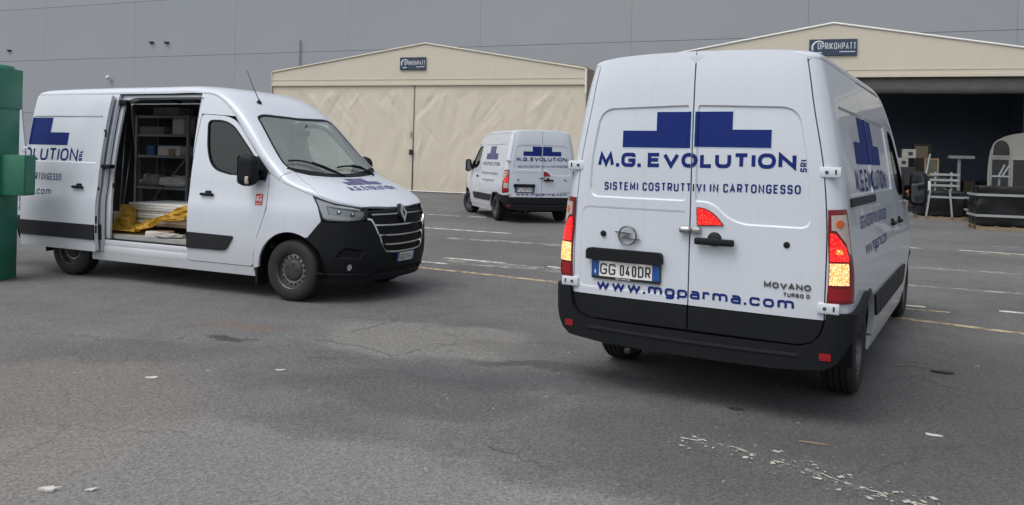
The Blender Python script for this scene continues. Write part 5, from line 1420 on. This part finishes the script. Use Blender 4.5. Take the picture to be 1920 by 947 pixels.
# ---------------------------------------------------------------- green gate post
gp_ = empty('gate_post', (-6.50, 10.05, 0), 0.0)
tag(gp_, 'dark green steel gate post with a lock box at the left edge', 'gate post')
b = bmesh.new(); box(b, (0, 0, 1.30), (.46, .46, 2.60), bev=.012, seg=2); bm_obj('column', b, 'green_steel', gp_, True, 40)
b = bmesh.new(); box(b, (0.006, 0, 2.38), (.49, .49, .50), bev=.012, seg=2); bm_obj('cap_sleeve', b, 'green_steel', gp_, True, 40)
b = bmesh.new()
pr_ = [(.26, 2.62), (.24, 2.66), (.15, 2.68), (.01, 2.69)]
lathe(b, pr_, 28, 'Z'); bm_obj('cap', b, 'green_steel_b', gp_, True, 40)
b = bmesh.new(); box(b, (.37, -.04, 1.31), (.33, .24, .50), bev=.012); bm_obj('lock_box', b, 'green_steel_b', gp_, True, 40)
box_obj('lock_box_edge', (.537, -.04, 1.31), (.012, .20, .46), 'green_steel', gp_, bev=.004)

# ---------------------------------------------------------------- vans
van_left, shA = make_van('white van with its side door slid open beside the green post', 3.62, -5.36, 11.47, math.radians(-24.2), ('GB', '211FL'), 'renault', lit=.3, open_slide=True, open_rear=96, bonnet=True, sticker=True)
van_near, shB = make_van('nearest white van seen from behind with glowing tail lights', 3.69, 1.761, 6.466, math.radians(59.57), ('GG', '040DR'), 'opel', lit=1.0)
van_far, shC = make_van('small distant white van standing in front of the closed beige tent', 3.20, .511, 22.28, math.radians(106.0), ('FJ', '457WO'), 'renault', lit=.5, steer=.35, left_text=True)

# ---------------------------------------------------------------- load in the open van
MA = Matrix.Translation((-5.36, 11.47, 0)) @ Matrix.Rotation(math.radians(-24.2), 4, 'Z')
def in_van(name, label, cat, group=None, u=0, v=0, w=0):
    o = empty(name, tuple(MA @ Vector((u, v, w))), math.radians(-24.2)); tag(o, label, cat, group); return o
FL = .572
rk = in_van('shelf_rack', 'grey metal shelf rack along the far wall inside the open van', 'shelf', None, .1, .60, FL)
for (uu, vv) in ((-.52, -.2), (.50, -.2), (-.52, .2), (.50, .2)): box_obj('upright', (uu, vv, .80), (.04, .04, 1.60), 'steel_grey', rk)
for zz in (.54, 1.0, 1.31, 1.58): box_obj('shelf', (-.01, 0, zz), (1.06, .42, .035), 'steel_grey', rk)
b = bmesh.new(); tube(b, [(-.52, -.21, .02), (.50, -.21, 1.0)], .012, 6); bm_obj('brace', b, 'steel_grey', rk)
def thing_box(name, label, cat, u, v, w, s, m, group=None, lid=None, rz=0):
    o = in_van(name, label, cat, group, u, v, w)
    o.rotation_euler.z += rz
    box_obj('body', (0, 0, s[2] / 2), s, m, o, bev=.008)
    if lid: box_obj('flap', (0, 0, s[2] + .006), (s[0] * .98, s[1] * .98, .01), lid, o)
    return o
sh1, sh2, sh3 = FL + .54 + .018, FL + 1.0 + .018, FL + 1.31 + .018
thing_box('tool_case', 'pale tool case with dark front flap on the middle shelf in the open van', 'case', .22, .52, sh2, (.42, .26, .13), 'case_white', None, 'case_white')
thing_box('carton', 'small brown carton beside the pale tool case on the middle shelf', 'box', .33, .36, sh2, (.10, .04, .10), 'card_brown')
thing_box('tub', 'blue grey tub at the left end of the middle shelf in the van', 'tub', -.16, .52, sh2, (.16, .2, .14), 'plate_blue')
thing_box('white_carton', 'pale carton standing on the upper shelf inside the open van', 'box', .36, .54, sh3, (.22, .22, .22), 'bag_white', None, 'bag_white')
thing_box('grey_carton', 'flat grey carton lying on the upper shelf inside the open van', 'box', -.16, .54, sh3, (.42, .26, .10), 'bag_grey', None, 'bag_grey', .15)
thing_box('bottle_crate', 'dark crate on the top shelf under the roof of the open van', 'crate', .10, .58, FL + 1.60, (.50, .28, .12), 'bag_grey')
def sack(label, u, v, w, s, m, seed):
    bm_ = bmesh.new(); bmesh.ops.create_icosphere(bm_, subdivisions=4, radius=1)
    for q in bm_.verts:
        nn = mnoise.noise(q.co * 1.7 + Vector((seed, 0, 0))) * .35 + mnoise.noise(q.co * 4 + Vector((0, seed, 0))) * .14
        q.co = Vector((q.co.x * s[0], q.co.y * s[1], max(q.co.z, -.75) * s[2] + .75 * s[2])) * (1 + nn)
        q.co.z = max(q.co.z, 0)
    o = bm_obj('sack', bm_, m, None, True); o.location = MA @ Vector((u, v, w)); tag(o, label, 'sack', 'sacks on the shelf rack'); return o
sack('grey crumpled sack on the left of the lower shelf in the van', -.16, .50, sh1, (.20, .14, .10), 'bag_grey', 2.0)
sack('pale crumpled sack on the right of the lower shelf in the van', .30, .50, sh1, (.24, .14, .09), 'bag_white', 7.0)
for i, (u0, u1, v0) in enumerate(((-.70, -.45, .1), (-.78, -.62, .28))):
    b = bmesh.new(); tube(b, [(0, 0, 0), (u0 - u1, .3, 1.5 - .3 * i)], .011, 8)
    o = bm_obj('pole', b, 'steel_grey', None, True); o.location = MA @ Vector((u1 + .05, v0, FL)); o.rotation_euler.z = math.radians(-24.2)
    tag(o, 'long grey pole leaning by the rack in the open van' if i == 0 else 'shorter grey pole behind the long one by the rack', 'pole')
for k in range(9):
    o = box_obj('plasterboard', (0, 0, 0), (1.62 - .02 * (k % 3), .70, .030), 'board_white' if k % 3 else 'board_core', None, bev=.003, seg=1)
    o.location = MA @ Vector((1.22 + .012 * ((k * 5) % 4), -.10 + .008 * ((k * 7) % 3), FL + .10 + .0335 * k)); o.rotation_euler = (0, 0, math.radians(-24.2) + .012 * ((k * 3) % 5 - 2))
    tag(o, ['lowest', 'second lowest', 'third lowest', 'fourth lowest', 'middle', 'fourth highest', 'third highest', 'second highest', 'topmost'][k] + ' plasterboard sheet of the stack in the open van', 'board', 'stacked plasterboard sheets')
for k in range(2):
    o = box_obj('batten', (0, 0, 0), (.07, .66, .078), 'pallet_wood', None, bev=.004, seg=1); o.location = MA @ Vector((.62 + k * 1.1, -.10, FL + .042)); o.rotation_euler.z = math.radians(-24.2)
    tag(o, 'wooden batten under the rear end of the plasterboard' if k == 0 else 'wooden batten under the front end of the plasterboard', 'batten', 'battens under the boards')
# yellow film thrown over the front of the stack
b = bmesh.new(); NX, NY = 70, 44; g = []
for i in range(NX + 1):
    t = i / NX; col = []
    for k in range(NY + 1):
        s_ = k / NY
        u_ = .38 + 1.62 * t
        topz = FL + .10 + .34 * max(0, min(1, (t - .10) / .72)) ** 1.35
        if t < .16: topz = FL + .34 + .02 * math.sin(t * 30) - .1 * abs(t - .09)
        v_ = -.475 - .30 * s_ + .05 * mnoise.noise((t * 7, s_ * 3, 2))
        z_ = topz * (1 - s_) + (FL + .02) * s_ + .05 * math.sin(math.pi * s_)
        fold = .05 * (1 - 2 * abs(mnoise.noise((t * 6 + s_ * 3, s_ * 2.2, 9)))) + .025 * mnoise.noise((t * 16, s_ * 9, 4))
        low_ = max(0, 1 - s_ * 4) * 0
        reach = .62 + .45 * abs(mnoise.noise((t * 3.1, 5, 5))) + (.45 if t < .35 else -.25 * min(1, (t - .35) * 3))
        zz = max(FL + .015 + .02 * (mnoise.noise((t * 9, s_ * 9, 6)) + .6), topz - (topz - FL) * min(1.0, s_ * reach))
        col.append(b.verts.new((u_ + .05 * mnoise.noise((s_ * 4, t * 5, 1)) + .10 * s_ * (.5 - t), v_ - fold, zz + fold * .4)))
    g.append(col)
for i in range(NX):
    for k in range(NY): b.faces.new((g[i][k], g[i + 1][k], g[i + 1][k + 1], g[i][k + 1]))
bmesh.ops.solidify(b, geom=b.faces[:], thickness=.003)
o = bm_obj('plastic_film', b, 'yellow_film', None, True); o.matrix_world = MA
tag(o, 'crumpled yellow plastic film thrown over boards in the open van', 'film')
sack('pale rags crumpled on the van floor by the side door', 1.62, -.82, FL, (.17, .07, .03), 'bag_grey', 4.0)
b = bmesh.new(); lathe(b, [(.001, 0), (.17, 0), (.175, .03), (.17, .06), (.06, .065), (.001, .06)], 28, 'Z')
o = bm_obj('tape_roll', b, 'board_core', None, True, 40); o.location = MA @ Vector((1.32, -.72, FL)); tag(o, 'flat pale roll lying on the van floor by the door sill', 'roll')
thing_box('red_bag', 'small red bag tucked behind the yellow film near the cab', 'bag', 1.86, -.52, FL, (.22, .12, .16), 'orange_paint')
thing_box('grey_bin', 'grey bin of offcuts at the rear edge of the side door opening', 'bin', .33, -.55, FL, (.26, .30, .24), 'bag_grey', None, 'bag_white')
for (u_, v_, r_, lb_) in ((3.30, -.12, .25, 'pale sheet of paper on the dashboard of the open van'), (3.24, .50, -.2, 'second sheet of paper by the steering wheel on the dashboard')):
    b = bmesh.new(); box(b, (0, 0, .002), (.15, .21, .004)); o = bm_obj('paper_sheet', b, 'paper', None); o.location = MA @ Vector((u_, v_, 1.336 if v_ < 0 else 1.395)); o.rotation_euler = (0, .0, math.radians(-24.2) + r_); tag(o, lb_, 'paper')

# ---------------------------------------------------------------- goods by the open tent
def wrapped(loc, s, rz, label, seed, straps):
    r = empty('wrapped_pallet', loc, rz); tag(r, label, 'pallet', 'black film wrapped pallets')
    for k in range(3): box_obj('skid', (0, -s[1] / 2 + .06 + k * (s[1] - .12) / 2, .05), (s[0], .10, .10), 'pallet_wood', r)
    for k in range(5): box_obj('deck_board', (-s[0] / 2 + .06 + k * (s[0] - .12) / 4, 0, .112), (.11, s[1], .022), 'pallet_wood', r)
    b = bmesh.new(); box(b, (0, 0, .125 + s[2] / 2), s, bev=.05, seg=3)
    bmesh.ops.subdivide_edges(b, edges=[e for e in b.edges if e.calc_length() > .3], cuts=14, use_grid_fill=True)
    for v in b.verts:
        n_ = mnoise.noise(v.co * 2.2 + Vector((seed, 0, 0))) * .07 + mnoise.noise(v.co * 6 + Vector((0, seed, 0))) * .025
        tz = (v.co.z - .125) / s[2]
        v.co.x *= 1 + n_ - .10 * max(0, tz - .5); v.co.y *= 1 + n_; v.co.z += (n_ * .5) * tz
    bm_obj('film_wrap', b, 'wrap_black', r, True)
    for (kind_, p_) in straps:
        b = bmesh.new()
        if kind_ == 'h':
            pts = [(-s[0] / 2 - .02, -s[1] / 2 - .03), (s[0] / 2 + .02, -s[1] / 2 - .03), (s[0] / 2 + .02, s[1] / 2 + .03), (-s[0] / 2 - .02, s[1] / 2 + .03)]
            for i in range(4):
                a, c_ = pts[i], pts[(i + 1) % 4]
                d = Vector((c_[0] - a[0], c_[1] - a[1], 0)); 
                box(b, ((a[0] + c_[0]) / 2, (a[1] + c_[1]) / 2, p_), (d.length + .02, .012, .07), rot=Matrix.Rotation(math.atan2(d.y, d.x), 3, 'Z'))
        else:
            box(b, (p_, -s[1] / 2 - .05, .12 + s[2] / 2), (.06, .012, s[2] + .04), rot=Matrix.Rotation(.12 if p_ < 0 else -.10, 3, 'Y')); box(b, (p_, 0, .16 + s[2]), (.06, s[1] + .1, .012))
        bm_obj('strap', b, 'strap_white', r)
    return r
wrapped((14.85, 28.05, 0), (1.45, 1.0, .86), -.32, 'black wrapped pallet with two upright white straps in front of the open tent', 1.0, [('h', .78), ('v', -.42), ('v', .28)])
wrapped((14.55, 23.6, 0), (1.9, 1.1, 1.14), -.30, 'large black wrapped pallet with two level white straps at the right edge', 5.0, [('h', .42), ('h', 1.02)])
wrapped((15.55, 26.9, 0), (.62, .9, .80), -.30, 'narrow black wrapped pallet between the two bigger wrapped ones', 8.0, [('h', .40), ('h', .80)])
# slatted white rack standing on the first pallet
r = empty('slatted_rack', (15.02, 28.05, .97), -.32); tag(r, 'small white slatted rack standing on the black wrapped pallet', 'rack')
for k in range(3): box_obj('slat', (0, 0, .20 + k * .19), (.92, .05, .075), 'strap_white', r)
for xx in (-.28, .22): box_obj('upright', (xx, .045, .33), (.07, .035, .66), 'strap_white', r)
r = empty('carton_pack', (14.25, 27.9, .97), -.32); tag(r, 'pale taped carton on the left end of the wrapped pallet', 'box')
box_obj('carton', (0, 0, .17), (.36, .34, .34), 'bag_white', r, bev=.01); box_obj('tape', (0, -.172, .17), (.06, .006, .34), 'mauve_vinyl', r)
# inside the tent
def stock(name, label, cat, loc, rz=-.33, group=None):
    o = empty(name, loc, rz); tag(o, label, cat, group); return o
r = stock('equipment_cart', 'dark equipment cart with pale cartons on top inside the open tent', 'cart', (15.7, 33.2, 0))
box_obj('cabinet', (0, 0, .98), (1.5, .8, 1.64), 'trailer_dark', r, bev=.03); box_obj('front_panel', (.25, -.42, .55), (.5, .04, .7), 'orange_paint', r); box_obj('lamp', (-.05, -.43, 1.0), (.22, .05, .18), 'sticker_white', r)
for xx in (-.6, .6): 
    b = bmesh.new(); lathe(b, [(.02, -.38), (.15, -.38), (.16, -.34), (.16, -.26), (.02, -.25)], 16, 'Y', c=(xx, 0, .16)); bm_obj('castor', b, 'rubber', r, True, 40)
for (i, (xx, zz, ss_)) in enumerate(((.28, 1.80, (.42, .4, .36)), (.52, 2.165, (.5, .4, .36)))):
    r2 = stock('stacked_carton', ('lower' if i == 0 else 'upper') + ' pale carton on the dark equipment cart inside the tent', 'box', (15.7 + xx * .947, 33.2 - xx * .322, zz))
    box_obj('carton', (0, 0, ss_[2] / 2), ss_, 'bag_grey', r2, bev=.01); box_obj('label', (.05, -.204, ss_[2] / 2), (.16, .004, .14), 'trailer_dark', r2)
b = bmesh.new(); tube(b, [(0, 0, 0), (.55, .3, 2.35)], .035, 8); o = bm_obj('leaning_pole', b, 'strap_white', None, True); o.location = (16.35, 32.4, 0); tag(o, 'white pole leaning against goods inside the open tent', 'pole')
r = stock('crate_stack', 'dark crate carrying a framed board inside the open tent', 'crate', (17.2, 33.2, 0)); box_obj('crate', (0, 0, .72), (1.1, .8, 1.44), 'trailer_dark', r, bev=.02)
for k in range(4): box_obj('plank', (0, -.41, .22 + k * .34), (1.12, .03, .10), 'litter_dark', r)
r = stock('framed_board', 'pale framed olive board standing on the dark crate in the tent', 'board', (17.1, 32.95, 1.45))
box_obj('panel', (0, 0, .36), (.42, .03, .64), 'olive_board', r)
for (c_, s_) in (((0, -.01, .70), (.52, .05, .06)), ((0, -.01, .03), (.52, .05, .06)), ((-.235, -.01, .365), (.06, .05, .62)), ((.235, -.01, .365), (.06, .05, .62))): box_obj('frame', c_, s_, 'card_brown', r)
r = stock('machine_case', 'dark brown case standing above the framed board deeper in the tent', 'case', (17.4, 34.4, 0)); box_obj('body', (0, 0, 1.4), (.7, .7, 2.8), 'litter_dark', r, bev=.03); box_obj('panel', (-.05, -.36, 2.45), (.5, .02, .5), 'litter_brown', r)
r = stock('grey_stand', 'grey stand with a flat top beside the horse trailer in the tent', 'stand', (18.35, 33.2, 0)); box_obj('post', (0, 0, 1.1), (.12, .12, 2.2), 'steel_grey', r); box_obj('top', (.05, 0, 2.26), (.95, .5, .12), 'steel_grey', r); box_obj('foot', (0, 0, .05), (.7, .6, .1), 'steel_grey', r)
r = stock('tool_rest', 'small white work stand on the wrapped goods by the trailer door', 'stand', (18.75, 31.1, 0)); box_obj('post', (0, 0, .75), (.08, .08, 1.5), 'steel_grey', r); box_obj('top', (0, 0, 1.53), (.6, .3, .06), 'strap_white', r)
box_obj('arm', (.08, 0, 1.75), (.05, .05, .5), 'strap_white', r, rot=Matrix.Rotation(.4, 3, 'Y')); box_obj('arm', (.22, 0, 1.75), (.05, .05, .5), 'strap_white', r, rot=Matrix.Rotation(.5, 3, 'Y'))
for (lb_, xx, yy, hh, ww, mm) in (('tall dim shelving of cartons at the back of the open tent', 17.6, 38.4, 2.3, 2.2, 'bag_grey'), ('low dim stack of timber packs at the back of the open tent', 21.0, 37.2, 1.3, 1.8, 'litter_brown'), ('dim blue bin stack behind the round-roofed trailer', 23.2, 36.0, 1.9, 1.2, 'plate_blue')):
    r = stock('stock_rack', lb_, 'rack', (xx, yy, 0))
    nr = max(2, int(hh / .6))
    for k in range(nr):
        for q in range(3):
            box_obj('pack', ((q - 1) * ww / 3, 0, hh * (k + .5) / nr + .02), (ww / 3 - .06 - .05 * ((k * 5 + q * 3) % 3), .7, hh / nr - .10 - .04 * ((k + q) % 2)), mm if (k + q) % 3 else 'litter_dark', r, bev=.01)
        box_obj('shelf', (0, 0, hh * k / nr + .02), (ww + .1, .8, .04), 'steel_grey', r)
# trailer with a rounded roof
r = stock('horse_trailer', 'pale round-roofed horse trailer standing in the mouth of the open tent', 'trailer', (18.95, 32.2, 0), -.54)
prof = rpoly([(0, .45, .05), (5.0, .45, .05), (5.0, 3.18, .5), (.9, 3.26, .6), (.12, 2.9, .7), (0, 2.0, .4)], 8)
b = bmesh.new(); v0 = [b.verts.new((p[0], 0, p[1])) for p in prof]; v1 = [b.verts.new((p[0], 2.2, p[1])) for p in prof]
b.faces.new(v0); b.faces.new(v1[::-1])
for i in range(len(prof)): b.faces.new((v0[i - 1], v0[i], v1[i], v1[i - 1]))
bmesh.ops.bevel(b, geom=[e for e in b.edges if e.is_boundary is False and abs(e.verts[0].co.y - e.verts[1].co.y) < .01 and e.calc_face_angle(0) > 1], offset=.12, segments=4, profile=.5, affect='EDGES')
bm_obj('body', b, 'trailer_skin', r, True, 40)
tw = plane_surf((0, -.004, 0), (1, 0, 0), (0, 0, 1)); TO = (2, 9, 1)
lay('lower_cladding', relief([(.86, .5), (4.95, .5), (4.95, 2.18), (.86, 2.18)], rim=.03, z=.02, grid=None), tw, 'trailer_dark', r, out=TO)
win = rpoly([(.16, 2.35, .03), (.74, 2.35, .03), (.72, 2.75, .2), (.50, 3.0, .25), (.20, 2.85, .3)], 6)
lay('window', relief(win, rim=.03, z=.02, grid=None), tw, 'dim_glass', r, out=TO)
lay('window_frame', relief(inset(win, -.05), [win], rim=.03, z=.028, grid=None), tw, 'trailer_skin', r, out=TO)
lay('door', relief(rrect(.14, .55, .72, 2.2, .05), rim=.03, z=.012, grid=None), tw, 'trailer_dark', r, out=TO)
lay('door_frame', relief(rrect(.09, .5, .77, 2.25, .05), [rrect(.15, .56, .71, 2.19, .05)], rim=.03, z=.028, grid=None), tw, 'steel_grey', r, out=TO)
lay('trim_rail', relief([(.82, 2.19), (4.95, 2.19), (4.95, 2.25), (.82, 2.25)], rim=.03, z=.03, grid=None), tw, 'strap_white', r, out=TO)
lay('red_marker', relief([(1.45, 2.06), (2.2, 2.06), (2.2, 2.12), (1.45, 2.12)], rim=.02, z=.035, grid=None), tw, 'orange_paint', r, out=TO)
lay('side_lamp', relief(rrect(1.42, 1.28, 1.49, 1.42, .03), rim=.02, z=.035, grid=None), tw, 'sticker_white', r, out=TO)
for xx in (2.6, 3.4):
    b = bmesh.new(); lathe(b, [(.02, -.08), (.18, -.08), (.22, -.04), (.33, -.06), (.36, 0), (.35, .14), (.02, .15)], 28, 'Y', c=(xx, .02, .36)); bm_obj('wheel', b, 'rubber', r, True, 40)

# ---------------------------------------------------------------- litter on the asphalt
def litter(label, x, y, r_, el, ang, m, th=.004):
    pts = blob(0, 0, r_, 0, el, 11, .45)
    b = bmesh.new(); f0 = b.faces.new([b.verts.new((p[0], p[1], 0)) for p in pts])
    ex = bmesh.ops.extrude_face_region(b, geom=[f0])
    for v in ex['geom']:
        if isinstance(v, bmesh.types.BMVert): v.co.z += th + .004 * rnd.random()
    o = bm_obj('litter_scrap', b, m, None); o.location = (x, y, .003); o.rotation_euler.z = ang
    tag(o, label, 'litter', 'litter on the asphalt')
litter('white paper scrap on the asphalt left of the picture middle', -2.58, 5.88, .028, 1.9, .1, 'litter_white')
litter('white torn scrap at the bottom left corner of the yard', -2.20, 3.90, .022, 1.9, .3, 'litter_white', .01)
litter('white scrap lying alone right of the near van', 2.69, 5.06, .022, 2.4, -.5, 'litter_white')
litter('dark leaf lying right of the near van', 3.58, 6.64, .03, 2.2, -.3, 'litter_dark', .012)
litter('dark flat scrap behind the near van', 1.57, 5.5, .022, 2.4, -.2, 'litter_dark')
litter('small white scrap below the left van', -1.73, 6.18, .016, 2.0, .4, 'litter_white')
litter('brown leaf crumb at the far right of the yard', 3.55, 5.2, .03, 1.8, .6, 'litter_brown')
litter('thin pale splinter near the spilt plaster', 1.86, 4.85, .010, 7.0, -.35, 'litter_brown')
litter('small white scrap in the left foreground', -2.0, 3.92, .014, 2.0, .7, 'litter_white')
b = bmesh.new(); tube(b, [(0, 0, .006), (.12, .02, .01), (.26, -.05, .006)], [.004, .004, .003], 6); o = bm_obj('twig', b, 'litter_brown', None); o.location = (3.3, 6.85, 0); tag(o, 'thin bent twig on the asphalt right of the near van', 'twig')
